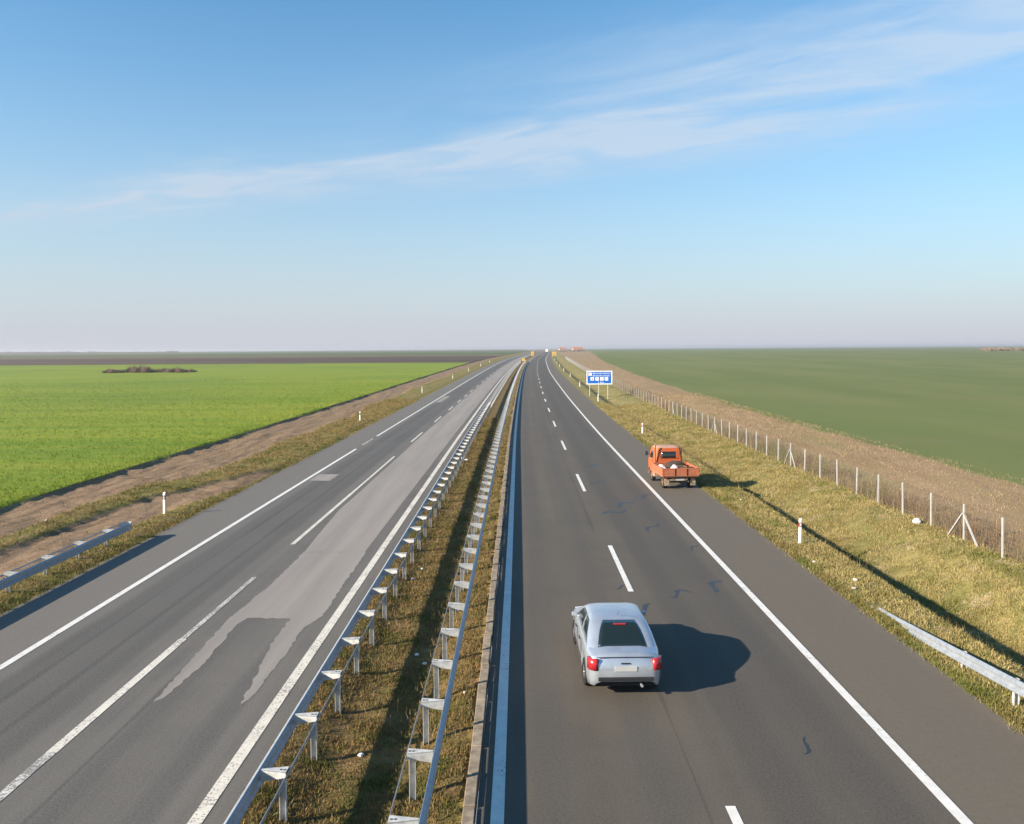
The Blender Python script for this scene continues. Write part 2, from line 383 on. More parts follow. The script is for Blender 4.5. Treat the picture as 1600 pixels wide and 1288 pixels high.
def ngon(name, pts, z, mat, parent=None, ragged=.0, step=.25, seed=0):
    """flat sheet from a (u,s) outline, edges broken up by noise"""
    rr = random.Random(seed); out = []
    for i in range(len(pts)):
        a, b = np.array(pts[i], float), np.array(pts[(i+1) % len(pts)], float)
        n = max(1, int(np.hypot(*(b-a))/step)) if ragged else 1
        for k in range(n):
            q = a+(b-a)*k/n
            j = ragged*(0 if k == 0 else 1)
            out.append((q[0]+rr.uniform(-j, j), q[1]+rr.uniform(-.3, .3)*min(step, j*4)))
    V = [P(u, s, z) for u, s in out]
    me = pmesh(name, V, [list(range(len(V)))])
    bm = bmesh.new(); bm.from_mesh(me); bmesh.ops.triangulate(bm, faces=bm.faces[:])
    for f in bm.faces:
        if f.normal.z < 0: f.normal_flip()
    bm.to_mesh(me); bm.free()
    uvl = me.uv_layers.new(name='road')
    for lp in me.loops: uvl.data[lp.index].uv = out[lp.vertex_index]
    return link(name, me, mat, parent)
def box_vf(x0, x1, y0, y1, z0, z1):
    V = [(x, y, z) for z in (z0, z1) for y in (y0, y1) for x in (x0, x1)]
    return V, [(0, 2, 3, 1), (4, 5, 7, 6), (0, 1, 5, 4), (2, 6, 7, 3), (0, 4, 6, 2), (1, 3, 7, 5)]
class MB:
    """collects shapes into one mesh"""
    def __init__(self): self.V = []; self.F = []
    def add(self, V, F):
        o = len(self.V); self.V += [tuple(v) for v in V]; self.F += [tuple(i+o for i in f) for f in F]; return self
    def box(self, *a): return self.add(*box_vf(*a))
    def bar(self, a, b, w, h=None, n=4):
        """prism from a to b; n=4 box section, else round"""
        a, b = Vector(a), Vector(b); h = h or w; d = (b-a).normalized()
        up = Vector((0, 0, 1)) if abs(d.z) < .95 else Vector((0, 1, 0))
        x = d.cross(up).normalized(); y = x.cross(d)
        V = []
        for q in (a, b):
            for k in range(n):
                an = 2*math.pi*(k+.5)/n; r = 1/math.cos(math.pi/n) if n == 4 else 1
                V.append(q+x*(math.cos(an)*w/2*r)+y*(math.sin(an)*h/2*r))
        F = [(k, (k+1) % n, n+(k+1) % n, n+k) for k in range(n)]+[tuple(range(n-1, -1, -1)), tuple(range(n, 2*n))]
        return self.add(V, F)
    def lathe_x(self, prof, cx, cy, cz, n=24):
        """prof: (offset along x, radius) turned round the x axis"""
        V = []; m = len(prof)
        for k in range(n):
            an = 2*math.pi*k/n
            for (ox, r) in prof: V.append((cx+ox, cy+r*math.cos(an), cz+r*math.sin(an)))
        F = []
        for k in range(n):
            for j in range(m-1):
                a = k*m+j; b = ((k+1) % n)*m+j; F.append((a, a+1, b+1, b))
        return self.add(V, F)
    def prism_x(self, poly, x0, x1):
        """poly of (y,z) extruded along x"""
        n = len(poly); V = [(x0, y, z) for y, z in poly]+[(x1, y, z) for y, z in poly]
        F = [(k, (k+1) % n, n+(k+1) % n, n+k) for k in range(n)]+[tuple(range(n-1, -1, -1)), tuple(range(n, 2*n))]
        return self.add(V, F)
    def mesh(self, name, smooth=False, bevel=0):
        me = pmesh(name, self.V, self.F, smooth)
        bm = bmesh.new(); bm.from_mesh(me); bmesh.ops.recalc_face_normals(bm, faces=bm.faces[:])
        if bevel: bmesh.ops.bevel(bm, geom=bm.edges[:], offset=bevel, segments=1, affect='EDGES', profile=.5, clamp_overlap=True)
        bm.to_mesh(me); bm.free(); return me
    def obj(self, name, mat, parent=None, smooth=False, bevel=0): return link(name, self.mesh(name, smooth, bevel), mat, parent)
def path_strip(name, prof, svals, uf, zf, mat, parent, closed=False):
    """sweep a (du,dz) profile along the road"""
    V = []; F = []; n = len(prof)
    for s in svals:
        for du, dz in prof: V.append(P(uf(s)+du, s, zf(s)+dz))
    for i in range(len(svals)-1):
        for k in range(n if closed else n-1):
            a = i*n+k; b = i*n+(k+1) % n; F.append((a, b, b+n, a+n))
    if closed:
        F.append(tuple(range(n-1, -1, -1))); F.append(tuple(range(len(V)-n, len(V))))
    me = pmesh(name, V, F)
    bm = bmesh.new(); bm.from_mesh(me); bmesh.ops.recalc_face_normals(bm, faces=bm.faces[:]); bm.to_mesh(me); bm.free()
    return link(name, me, mat, parent)
def cat(*a): return np.unique(np.concatenate([np.asarray(x, float) for x in a]))

# ------------------------------------------------------------------ the land
S_NEAR = cat(np.arange(-60, 8, 4), np.arange(8, 46, .22), np.arange(46, 75, .5), np.arange(75, 160, 2.0), np.arange(160, 420, 6), [345.0], np.arange(420, 900, 20), np.arange(900, 1800, 60), np.arange(1800, 9001, 400))
S_ROAD = cat(np.arange(-60, 60, 3), np.arange(60, 700, 5), np.arange(700, 3001, 40))
def uwide(near, far):
    return cat(near, far)
# left verge with farm track
lv = sheet('left_verge', np.linspace(-25.2, LA0, 52), S_NEAR, zg, 'left_verge', {'dirt': dirt_left})
tag(lv, kind='structure')
uL = -np.unique(np.concatenate([np.arange(25.2, 27, .25), np.arange(27, 60, 3), np.geomspace(60, 9000, 34)]))[::-1]
def left_end(s): return 345.0
wf = sheet('wheat_field', uL, S_NEAR[S_NEAR <= 345.0], zg, 'wheat'); tag(wf, kind='structure')
fp = sheet('far_plain', uL, S_NEAR[S_NEAR >= 345.0], zg, 'plain'); tag(fp, kind='structure')
# median strip
ms = sheet('median', np.arange(-4.78, -.93, .175).tolist()+[-.96], S_NEAR, zg, 'median'); tag(ms, kind='structure')
# right verge and right field
rv = sheet('right_verge', np.linspace(RA1, 17.6, 42), S_NEAR, zg, 'verge'); tag(rv, kind='structure')
def green(u, s):
    b = np.interp(s, [-60, 45, 100, 180, 340, 600, 1200, 9000], [27.6, 27.2, 26.9, 28.4, 32, 42, 66, 90])
    return sstep(-2.0, 2.0, u-b)
uR = np.unique(np.concatenate([[17.6], np.arange(18, 40, .5), np.arange(40, 90, 5), np.geomspace(90, 9000, 34)]))
rf = sheet('right_field', uR, S_NEAR, zg, 'right_field', {'green': green}); tag(rf, kind='structure')
# carriageways (sheets with a dropped edge)
def road_sheet(name, u0, u1, mat):
    us = cat([u0, u1], np.arange(math.ceil(u0), u1, .75))
    us = np.concatenate([[u0-.012], us, [u1+.012]])
    o = sheet(name, us, S_ROAD, lambda U, S: np.where((U < u0-.006) | (U > u1+.006), -.14, 0.0), mat, smooth=False)
    return tag(o, kind='structure')
road_l = road_sheet('left_carriageway', LA0, LA1, 'asphalt_left')
road_r = road_sheet('right_carriageway', RA0, RA1, 'asphalt_right')

# ------------------------------------------------------------------ road paint and repairs
def line(name, u, s0, s1, w, mat, road, z=.008, step=None):
    ss = cat([s0, s1], np.arange(s0, s1, 6.0 if s1-s0 > 12 else 2.0))
    o = sheet(name, [u-w/2, u+w/2], ss, z, mat); o.parent = road; return o
line('edge_line', R_OUT, -60, 1500, .20, 'paint', road_r)
line('edge_line', R_IN, -60, 1500, .22, 'paint', road_r)
for k in range(-2, 26):
    s0 = 24.9+17.72*k
    line('lane_dash', R_LANE, s0, s0+5.9, .17, 'paint', road_r)
line('lane_dashes', R_LANE, 490, 900, .10, 'paint', road_r)
line('edge_line', L_OUT, -60, 61.5, .20, 'paint', road_l); line('edge_line', L_OUT, 64.0, 68.5, .16, 'paint_faded', road_l)
line('edge_line', L_OUT, 70.5, 1500, .19, 'paint', road_l)
line('edge_line', L_IN, -60, 1500, .235, 'paint_worn', road_l)
for a, b, m, w in [(-30, -16, 'paint_worn', .2), (-3, 9, 'paint_worn', .2), (12.2, 14.9, 'paint_faded', .2), (14.9, 20.9, 'paint_worn', .21), (20.9, 26.7, 'paint_faded', .15),
                   (31.2, 42.5, 'paint_worn', .17), (42.5, 57, 'paint_worn', .14), (66, 73.4, 'paint_worn', .16), (83.5, 90.5, 'paint_worn', .16), (99.4, 105.2, 'paint_worn', .16), (112.5, 118.4, 'paint_worn', .16), (125.5, 130.8, 'paint_worn', .16), (137.4, 144.5, 'paint_worn', .16)]:
    line('lane_dash', L_LANE, a, b, w, m, road_l)
for k in range(8): line('lane_dash', L_LANE, 155+18*k, 161+18*k, .16, 'paint_worn', road_l)
# pale resurfaced lane with its ragged near end
pf = sheet('resurfaced_lane', [-8.62, -7.7, -7, -5.82], cat([30.0], np.arange(33, 700, 5)), .004, 'patch',
           uadd=lambda U, S: np.where(U < -8.5, np.interp(S, [30, 36, 60], [.5, .05, .0])+.12*(fbm(U*0+2, S, .4, 3)-.5), 0)+np.where(U > -5.9, .1*(fbm(U*0+5, S, .2, 3)-.5), 0))
pf.parent = road_l
ngon('resurfaced_tongue', [(-8.15, 30.0), (-8.12, 26), (-8.28, 22.3), (-8.10, 19.2), (-7.98, 17.1), (-7.84, 17.3), (-7.72, 19.1), (-7.88, 22.0), (-7.76, 22.55), (-6.52, 22.5), (-6.45, 20.4), (-6.2, 18.4),
     (-6.0, 16.8), (-5.92, 17.4), (-5.88, 19.6), (-5.95, 21.7), (-5.66, 22.7), (-5.74, 26), (-5.80, 30.0)], .004, 'patch', road_l, .04, .16, 3)
ngon('asphalt_patch', [(-12.3, 46.6), (-11.05, 46.5), (-11.05, 49.0), (-12.3, 49.0)], .004, 'patch', road_l, .02, .5, 5)
ngon('asphalt_patch', [(-12.2, 113), (-11.3, 113), (-11.3, 127), (-12.2, 127)], .004, 'patch', road_l, .05, 1, 6)
def squiggle(u, s, du, ds, w, seed):
    rr = random.Random(seed*7+1); n = 14; c = []
    ph = rr.uniform(0, 6); am = rr.uniform(.10, .2)
    for i in range(n):
        k = i/(n-1)-.5; o = am*math.sin(k*7+ph)
        c.append((u+du*k-o*ds*.35+rr.uniform(-.012, .012), s+ds*k+o*du*1.6+rr.uniform(-.03, .03)))
    a = []; b = []
    for i in range(n):
        p0 = c[max(i-1, 0)]; p1 = c[min(i+1, n-1)]; d = math.hypot(p1[0]-p0[0], p1[1]-p0[1]); nx, ny = -(p1[1]-p0[1])/d, (p1[0]-p0[0])/d
        ww = .5*w*(.35+math.sin(math.pi*(i+.3)/n))*rr.uniform(.6, 1.2)
        a.append((c[i][0]+nx*ww, c[i][1]+ny*ww)); b.append((c[i][0]-nx*ww, c[i][1]-ny*ww))
    ngon('tar_seal', a+b[::-1], .004, 'tar', road_r)
for i, (u, s, du, ds, w) in enumerate([(4.92, 24.75, .8, .6, .09), (6.23, 25.6, .5, 1.3, .14), (3.6, 23.3, .45, .8, .13), (5.42, 15.1, .22, .7, .05), (4.4, 37.2, 1.2, .9, .20), (5.1, 39.2, .9, 1.4, .18),
      (6.4, 41.2, .7, .9, .16), (4.3, 45.3, .8, .9, .18), (3.2, 25.4, .5, .3, .05), (5.6, 34.0, .7, 1.6, .12), (6.6, 30.5, .4, .8, .08), (4.7, 52, .9, 1.2, .2)]): squiggle(u, s, du, ds, w, i)
# kerb between the median and the fast lane
kerb = empty('kerb', P(-.86, 10, 0)); tag(kerb, kind='structure')
kme = MB().box(-.10, .10, -.485, .485, -.25, .075).mesh('kerbstone', bevel=.012)
kme.materials.append(MAT['concrete'])
for k in range(-4, 62):
    s = 10.5+k; o = bpy.data.objects.new('kerbstone', kme); COL.objects.link(o)
    x, y, z = P(-.86+random.uniform(-.012, .012), s, random.uniform(-.02, .008)); o.location = (x, y, z); o.rotation_euler = (random.uniform(-.01, .01), 0, random.uniform(-.012, .012))
    o.parent = kerb; o.matrix_parent_inverse = Matrix.Translation(-Vector(kerb.location))
o = path_strip('kerb_run', [(-.1, -.25), (-.1, .075), (.1, .075), (.1, -.25)], cat(np.arange(72.0, 700, 6)), lambda s: -.86, lambda s: 0, 'concrete', None, True)
o.parent = kerb; o.matrix_parent_inverse = Matrix.Translation(-Vector(kerb.location)); tag(o, kind='stuff')

# ------------------------------------------------------------------ guard rails
def wbeam(side):
    """W-beam profile; side=+1 faces +u"""
    h = [(-.0, .155), (-.012, .150), (-.055, .115), (-.055, .065), (-.008, .03), (-.008, -.03), (-.055, -.065), (-.055, -.115), (-.012, -.150), (0, -.155)]
    a = [(side*(-x), z) for x, z in h]
    b = [(side*(-x-.008), z) for x, z in h][::-1]
    return a+b
def bracket_mesh(side):
    """spacer: wedge plate on top, webs below; runs from the rail (0) to the post at -side*.44"""
    m = MB(); d = -side
    def q(x, y, z): return (d*x, y, z)
    top = [q(.02, -.025, 0), q(.46, -.10, 0), q(.46, .10, 0), q(.02, .025, 0)]
    V = top+[(x, y, z-.012) for x, y, z in top]
    m.add(V, [(0, 1, 2, 3), (7, 6, 5, 4), (0, 4, 5, 1), (1, 5, 6, 2), (2, 6, 7, 3), (3, 7, 4, 0)])
    for sy in (-1, 1):
        w = [q(.02, sy*.025, -.0), q(.46, sy*.10, -.0), q(.46, sy*.10, -.09), q(.02, sy*.025, -.20)]
        V = w+[(x, y-sy*.008, z) for x, y, z in w]
        m.add(V, [(0, 1, 2, 3), (7, 6, 5, 4), (0, 4, 5, 1), (1, 5, 6, 2), (2, 6, 7, 3), (3, 7, 4, 0)])
    return m.mesh('bracket')
def post_mesh(hgt):
    """C-section post, open towards the traffic behind the camera"""
    m = MB(); m.box(-.055, .055, .03, .038, -.5, hgt); m.box(-.055, -.047, -.04, .03, -.5, hgt); m.box(.047, .055, -.04, .03, -.5, hgt)
    return m.mesh('post')
def guardrail(u, side, s0, s1, s_single, top, label, end=None):
    root = empty('guardrail', P(u, max(s0, 8), float(zg(u, max(s0, 8)))))
    inv = Matrix.Translation(-Vector(root.location))
    tag(root, label, 'guardrail')
    def fix(o): o.parent = root; o.matrix_parent_inverse = inv; return o
    ss = cat([s0, s1], np.arange(s0, s1, 2.0 if s1 < 80 else 4.0))
    zt = (lambda s: top-.155) if end is None else (lambda s: top-.155-end(s))
    fix(path_strip('rail_beam', wbeam(side), ss, lambda s: u, zt, 'steel', None, True))
    if end is None:
        fix(path_strip('rear_strap', [(-.004, -.03), (-.004, .03), (.004, .03), (.004, -.03)], ss, lambda s: u-side*.475, lambda s: top-.08, 'steel', None, True))
    bme = bracket_mesh(side); bme.materials.append(MAT['steel_dull'])
    pme = post_mesh(top-.03); pme.materials.append(MAT['steel_dull'])
    hme = MB().box(-.018, .018, -.014, .014, 0, .006).mesh('bolt'); hme.materials.append(MAT['bolt'])
    far = MB(); s = s0+.9; k = 0
    while s < s1:
        drop = 0 if end is None else end(s)
        zg0 = float(zg(u-side*.38, s)); x, y, z = P(u, s, top-.012-drop)
        if drop > .45: s += 2.0; continue
        if s < s_single:
            if end is None:
                b = bpy.data.objects.new('bracket', bme); COL.objects.link(b); b.location = (x, y, z); b.rotation_euler.z = heading(s); fix(b)
                if s < 45:
                    for dx in (.36, .42):
                        h = bpy.data.objects.new('bolt', hme); COL.objects.link(h); h.parent = b; h.location = (-side*dx, -.012, 0)
            p = bpy.data.objects.new('post', pme); COL.objects.link(p); p.location = (x-side*(.38 if end is None else .075), y, z-.015-(top-.03)); fix(p)
        else:
            far.box(x-.02 if side < 0 else x-.46, x+.46 if side < 0 else x+.02, y-.07, y+.07, z-.05, z)
            far.box(x-side*.38-.05, x-side*.38+.05, y-.04, y+.04, z-1.0, z-.05)
        s += 2.0
    if far.V: tag(fix(far.obj('distant_posts', 'steel_dull')), kind='stuff')
    return root, fix
guardrail(-4.30, -1, 4, 352, 104, .75, 'galvanised guardrail along the median beside the pale worn left carriageway')
guardrail(-1.49, 1, 4.6, 352, 104, .75, 'galvanised guardrail along the median beside the kerb and dark right carriageway')
g, fix = guardrail(-15.72, 1, 2, 32.0, 60, .71, 'short guardrail ending beside the dirt track on the left roadside verge')
# rounded terminal on the end of the left rail
m = MB(); n = 12; V = []
for k in range(n+1):
    a = math.pi*k/n; du = .24*math.cos(a)-.24+.06; ds = .34*math.sin(a)
    for zz in (.71, .40): V.append(P(-15.72+du, 32.0+ds, zz)); V.append(P(-15.72+du*.98, 32.0+ds*.98, zz))
F = []
for k in range(n):
    b = 4*k; F += [(b, b+4, b+6, b+2), (b+1, b+3, b+7, b+5), (b, b+1, b+5, b+4), (b+2, b+6, b+7, b+3)]
fix(m.add(V, F).obj('end_terminal', 'steel'))
guardrail(10.42, -1, 2, 23.2, 60, .70, 'short guardrail with its end sloping into the grass on the right verge', end=lambda s: .67*float(np.clip((s-15.5)/7.5, 0, 1)))

# ------------------------------------------------------------------ delineator posts
def delineator_meshes():
    b = MB(); w, d, h = .06, .05, 1.0
    # rounded-triangle section with a slanted cap
    sec = [(-w, -d*.5), (-w*.55, -d), (w*.55, -d), (w, -d*.5), (w*.75, d*.4), (0, d), (-w*.75, d*.4)]
    n = len(sec); V = [(x, y, -.3) for x, y in sec]+[(x, y, h-.03+.5*(y)) for x, y in sec]
    b.add(V, [(k, (k+1) % n, n+(k+1) % n, n+k) for k in range(n)]+[tuple(range(n, 2*n))])
    c = MB(); e = 1.05
    V = [(x*e, y*e-.001, .66+.0*x) for x, y in sec]+[(x*e, y*e-.001, .84) for x, y in sec]
    c.add(V, [(k, (k+1) % n, n+(k+1) % n, n+k) for k in range(n)]+[tuple(range(n-1, -1, -1)), tuple(range(n, 2*n))])
    r = MB().box(-.022, .022, -.066, -.053, .70, .80)
    return b.mesh('post'), c.mesh('band'), r.mesh('reflector')
pm, bm1, rm = delineator_meshes(); bm2 = bm1.copy(); pm.materials.append(MAT['post_white']); bm1.materials.append(MAT['red']); bm2.materials.append(MAT['black']); rm.materials.append(MAT['sign_white'])
def delineator(u, s, band, label, group=None):
    x, y, z = P(u, s, float(zg(u, s))); r = empty('delineator_post', (x, y, z), heading(s)); tag(r, label, 'post', group)
    for nme, me in (('post', pm), ('band', band), ('reflector', rm)):
        o = bpy.data.objects.new(nme, me); COL.objects.link(o); o.parent = r
    r.rotation_euler.x = random.uniform(-.015, .015); r.rotation_euler.y = random.uniform(-.015, .015)
    return r
dl_r = {31.1: 'white roadside post with red band on the grass beside the dark ditch shadow', 71.2: 'white roadside post with red band just ahead of the orange truck', 113.9: 'white roadside post with red band in front of the blue road sign'}
ORD = ['first', 'second', 'third', 'fourth', 'fifth', 'sixth', 'seventh']
for s in (31.1, 71.2, 113.9, 153.6, 198, 239, 282, 325, 387):
    delineator(10.85 if s < 160 else 11.3, s, bm1, dl_r.get(s, '%s small white marker post on the verge beyond the blue sign' % ORD[max(0, (153.6, 198, 239, 282, 325, 387).index(s) if s > 150 else 0)]), 'marker posts on the right verge' if s in dl_r else 'marker posts beyond the blue sign')
dl_l = {37.0: 'white roadside post with black band beside the dirt track', 84.7: 'white roadside post with black band on grass past the dirt track junction'}
for s in (37.0, 84.7, 136, 191, 239, 290, 342):
    delineator(-16.5 if s < 50 else -16.9, s, bm2, dl_l.get(s, '%s small white verge post beyond the dirt track junction post' % ORD[(136, 191, 239, 290, 342).index(s) if s > 100 else 0]), 'marker posts on the left verge' if s in dl_l else 'distant marker posts on the left verge')

# ------------------------------------------------------------------ wire fence along the right field
fence = empty('field_fence', P(FENCE, 30, float(zg(FENCE, 30)))); tag(fence, 'long wire mesh fence on pale concrete posts along the brown field edge', 'fence')
finv = Matrix.Translation(-Vector(fence.location))
def ff(o): o.parent = fence; o.matrix_parent_inverse = finv; return o
fpm = MB().box(-.035, .035, -.035, .035, -.4, 1.44).mesh('fence_post', bevel=.01); fpm.materials.append(MAT['fence_post'])
w = MB()
for z in (.06, .2, .34, .5, .68, .88, 1.10, 1.32): w.bar((0, 0, z), (0, 2.5, z), .007)
for k in range(17): w.bar((0, .075+k*.1475, .06), (0, .075+k*.1475, 1.32), .005)
wpm = w.mesh('wire_panel'); wpm.materials.append(MAT['wire'])
far = MB(); s = 16.2; k = 0
while s < 420:
    zz = float(zg(FENCE, s)); x, y, z = P(FENCE, s, zz)
    if s < 150:
        o = bpy.data.objects.new('fence_post', fpm); COL.objects.link(o); o.location = (x, y, z+random.uniform(-.05, .04)); o.rotation_euler = (random.uniform(-.025, .025), random.uniform(-.02, .02), 0); ff(o)
        if k in (6, 14, 22, 30):
            for sg in (-1, 1):
                ff(MB().bar((x-.06, y, z+1.1), (x-.06, y+sg*1.15, float(z)-.12), .055).obj('brace', 'fence_post'))
        if s < 90:
            x2, y2, z2 = P(FENCE, s+2.5, float(zg(FENCE, s+2.5)))
            o = bpy.data.objects.new('wire_panel', wpm); COL.objects.link(o); o.location = (x+.055, y, z); o.rotation_euler = (math.atan2(z2-z, 2.5), 0, heading(s)); ff(o)
    else:
        far.box(x-.035, x+.035, y-.035, y+.035, z-.3, z+1.44)
    s += 2.5; k += 1
tag(ff(far.obj('distant_fence_posts', 'fence_post')), kind='stuff')

# ------------------------------------------------------------------ grass
def blades(name, n, usamp, ssamp, hgt, wid, lean, cols, keep=None, mat='blade', per=5, spread=.07, zoff=-.01, patch=.5, kind=True):
    """tufts of tapering blades; cols: list of (rgb) mixed by patch noise"""
    u = usamp(n); s = ssamp(n)
    if keep is not None:
        k = RNG.random(len(u)) < keep(u, s); u = u[k]; s = s[k]
    n = len(u); u = np.repeat(u, per)+RNG.normal(0, spread, n*per); s = np.repeat(s, per)+RNG.normal(0, spread, n*per)
    z = zg(u, s)+zoff; b = PN(u, s, z); m = len(u)
    sz = np.interp(s, [10, 40, 120], [1, 1.15, 1.9])
    h = hgt*RNG.uniform(.45, 1.25, m)*sz; w_ = wid*RNG.uniform(.6, 1.4, m)*sz
    a = RNG.uniform(0, 2*np.pi, m); la = RNG.uniform(0, 2*np.pi, m); l = np.abs(RNG.normal(0, lean, m))*h
    d = np.stack([np.cos(a), np.sin(a), np.zeros(m)], 1)*w_[:, None]/2
    tip = b+np.stack([np.cos(la)*l, np.sin(la)*l, h*np.sqrt(np.clip(1-(l/h)**2*.4, .1, 1))], 1)
    V = np.stack([b-d, b+d, tip], 1)
    pn = np.clip((fbm(u, s, patch, 3)-.28)/.44+RNG.normal(0, .22, m), 0, .999)*len(cols)
    C = np.array(cols)[np.clip(pn.astype(int), 0, len(cols)-1)]*RNG.uniform(.7, 1.3, (m, 1))
    T = np.repeat(C[:, None, :], 3, 1)
    o = link(name, trimesh(name, V, T), mat)
    return o
uni = lambda a, b: (lambda n: RNG.uniform(a, b, n))
def sdist(a, b, p=.55):     # denser close to the camera
    return lambda n: a+(b-a)*RNG.random(n)**(1/p)
OLIVE = [(.150, .145, .038), (.225, .190, .062), (.305, .240, .096), (.37, .285, .130), (.285, .225, .088), (.20, .16, .052)]
BROWNISH = [(.095, .095, .022), (.15, .112, .036), (.20, .135, .052), (.225, .135, .060), (.155, .125, .040)]
LEFTG = [(.135, .125, .030), (.20, .155, .050), (.26, .185, .075), (.30, .205, .09), (.21, .15, .055)]
g = blades('median_grass', 56000, uni(-4.72, -1.05), sdist(9, 90), .085, .020, 1.0, BROWNISH, keep=lambda u, s: np.clip((fbm(u, s, 1.6, 3)-.22)*2.6, .2, 1), per=6, spread=.055, patch=1.7)
tag(g, 'short brown and olive grass growing in the median strip', 'grass', kind='stuff')
g = blades('right_verge_grass', 115000, uni(RA1+.03, 17.7), sdist(12, 110), .10, .019, 1.0, OLIVE, keep=lambda u, s: np.clip((fbm(u, s, 1.2, 3)-.22)*2.8, .2, 1), per=6, spread=.065, patch=.9)
tag(g, 'dry yellow green grass on the right verge and ditch', 'grass', kind='stuff')
g = blades('left_verge_grass', 80000, uni(-24.6, LA0-.02), sdist(14, 120), .10, .020, .95, LEFTG, keep=lambda u, s: np.clip(0.9-1.1*dirt_left(u, s)-.15*(fbm(u, s, .6, 2)), .03, 1)*np.clip((fbm(u, s, 1.2, 3)-.2)*2.6, .15, 1), per=6, patch=.9)
tag(g, 'dry yellow green grass tufts on the left verge by the dirt track', 'grass', kind='stuff')
g = blades('dead_stalks', 5200, lambda n: np.where(RNG.random(n) < .8, RNG.uniform(RA1+.3, 17.3, n), RNG.uniform(-4.5, -1.2, n)), sdist(11, 100), .26, .010, .45, [(.40, .31, .15), (.30, .215, .10), (.22, .15, .075)], keep=lambda u, s: np.clip((fbm(u, s, .5, 3)-.42)*6, .02, 1), per=5, spread=.05)
tag(g, 'tall dead straw stalks standing out of the verge and median grass', 'grass', kind='stuff')
# shaggy edge grass just behind the left guardrail shadow and along road edges
g = blades('edge_grass', 5000, lambda n: np.where(RNG.random(n) < .5, RNG.uniform(LA0-.5, LA0+.02, n), RNG.uniform(RA1-.02, RA1+.35, n)), sdist(10, 70), .15, .018, .8, [(.08, .10, .018), (.12, .12, .03), (.20, .15, .05), (.15, .115, .04)], per=6)
tag(g, 'shaggy grass fringe along the outer asphalt edges', 'grass', kind='stuff')
WHEAT = [(.120, .185, .012), (.160, .215, .015), (.200, .240, .020), (.240, .255, .034)]
g = blades('wheat_shoots', 70000, lambda n: -25.1-RNG.random(n)**1.6*90, sdist(30, 240, .45), .11, .020, .5, WHEAT, keep=lambda u, s: np.clip(1.25-s/190, 0, 1), per=4, spread=.10, patch=.12)
tag(g, 'bright green wheat shoots in the field behind the dirt track', 'wheat', kind='stuff')
WEED = [(.19, .125, .070), (.25, .17, .095), (.165, .115, .068), (.29, .205, .115), (.16, .145, .06)]
g = blades('dry_weeds', 9000, lambda n: 17.35+np.abs(RNG.normal(0, .95, n)), sdist(20, 170, .7), .55, .012, .35, WEED, keep=lambda u, s: np.clip((fbm(u*.5, s, .22, 3)-.30)*4, .06, 1), per=5, spread=.10)
tag(g, 'dry brown weeds standing behind the wire fence', 'weeds', kind='stuff')
STUB = [(.30, .21, .12), (.36, .26, .15), (.24, .165, .09), (.20, .165, .07)]
g = blades('stubble', 15000, lambda n: 18+RNG.random(n)*10.5, sdist(24, 130, .7), .10, .018, .7, STUB, per=3, spread=.12)
tag(g, 'pale stubble and clods on the brown strip beyond the fence', 'stubble', kind='stuff')

# ------------------------------------------------------------------ shared vehicle pieces
def rrect_ring(hw, y0, y1, rad, nx=8, ny=14, nc=4):
    """rounded rectangle, counter-clockwise from the rear left; returns points and the side each belongs to"""
    pts = []
    rad = min(rad, hw*.95, (y1-y0)*.48)
    def arc(cx, cy, a0):
        for k in range(nc):
            a = a0+(math.pi/2)*(k+.5)/nc; pts.append((cx+rad*math.cos(a), cy+rad*math.sin(a), 'c'))
    for k in range(nx+1): pts.append((-hw+rad+(2*hw-2*rad)*k/nx, y0, 'r%d' % k))
    arc(hw-rad, y0+rad, -math.pi/2)
    for k in range(ny+1): pts.append((hw, y0+rad+(y1-y0-2*rad)*k/ny, 'e%d' % k))
    arc(hw-rad, y1-rad, 0)
    for k in range(nx+1): pts.append((hw-rad-(2*hw-2*rad)*k/nx, y1, 'f%d' % k))
    arc(-hw+rad, y1-rad, math.pi/2)
    for k in range(ny+1): pts.append((-hw, y1-rad-(y1-y0-2*rad)*k/ny, 'w%d' % k))
    arc(-hw+rad, y0+rad, math.pi)
    return pts
def lofted(rings, zs_, cut, top_dome=.0):
    """stack of rrect rings; cut(row, tag)->part name or None. Returns {part: MB}"""
    parts = {}; n = len(rings[0])
    def vid(part, key, co):
        mb, idx = parts.setdefault(part, (MB(), {}))
        if key not in idx: idx[key] = len(mb.V); mb.V.append(co)
        return idx[key]
    for r in range(len(rings)-1):
        for k in range(n):
            j = (k+1) % n; tg = rings[r][k][2]; tg2 = rings[r][j][2]
            part = cut(r, tg, tg2) or 'shell'
            q = [(r, k), (r, j), (r+1, j), (r+1, k)]
            f = tuple(vid(part, a, (rings[a[0]][a[1]][0], rings[a[0]][a[1]][1], zs_[a[0]][a[1]] if hasattr(zs_[a[0]], '__len__') else zs_[a[0]])) for a in q)
            parts[part][0].F.append(f)
    return {k: v[0] for k, v in parts.items()}
MAT['tyre'] = plain('tyre_rubber', (.018, .018, .019), .85, 0, .2, .3, 12)
MAT['rim'] = plain('alloy_rim', (.45, .46, .48), .35, .8, .5, .1)
MAT['under'] = plain('underbody', (.012, .012, .013), .8)
def glass_mat(name, c):
    t = NT(name, .06, .6); t.color(c); t.b.inputs['Coat Weight'].default_value = .6; t.b.inputs['Coat Roughness'].default_value = .03; return t.m
MAT['glass'] = glass_mat('car_glass', (.010, .016, .014))
t = NT('silver_paint', .28, .5); t.b.inputs['Metallic'].default_value = .6
t.color(t.mix(t.ramp(t.noise(t.pos(), 3, 4, .6), .3, .7), (.43, .465, .52), (.50, .535, .59))); t.b.inputs['Coat Weight'].default_value = .5; t.b.inputs['Coat Roughness'].default_value = .08; MAT['silver'] = t.m
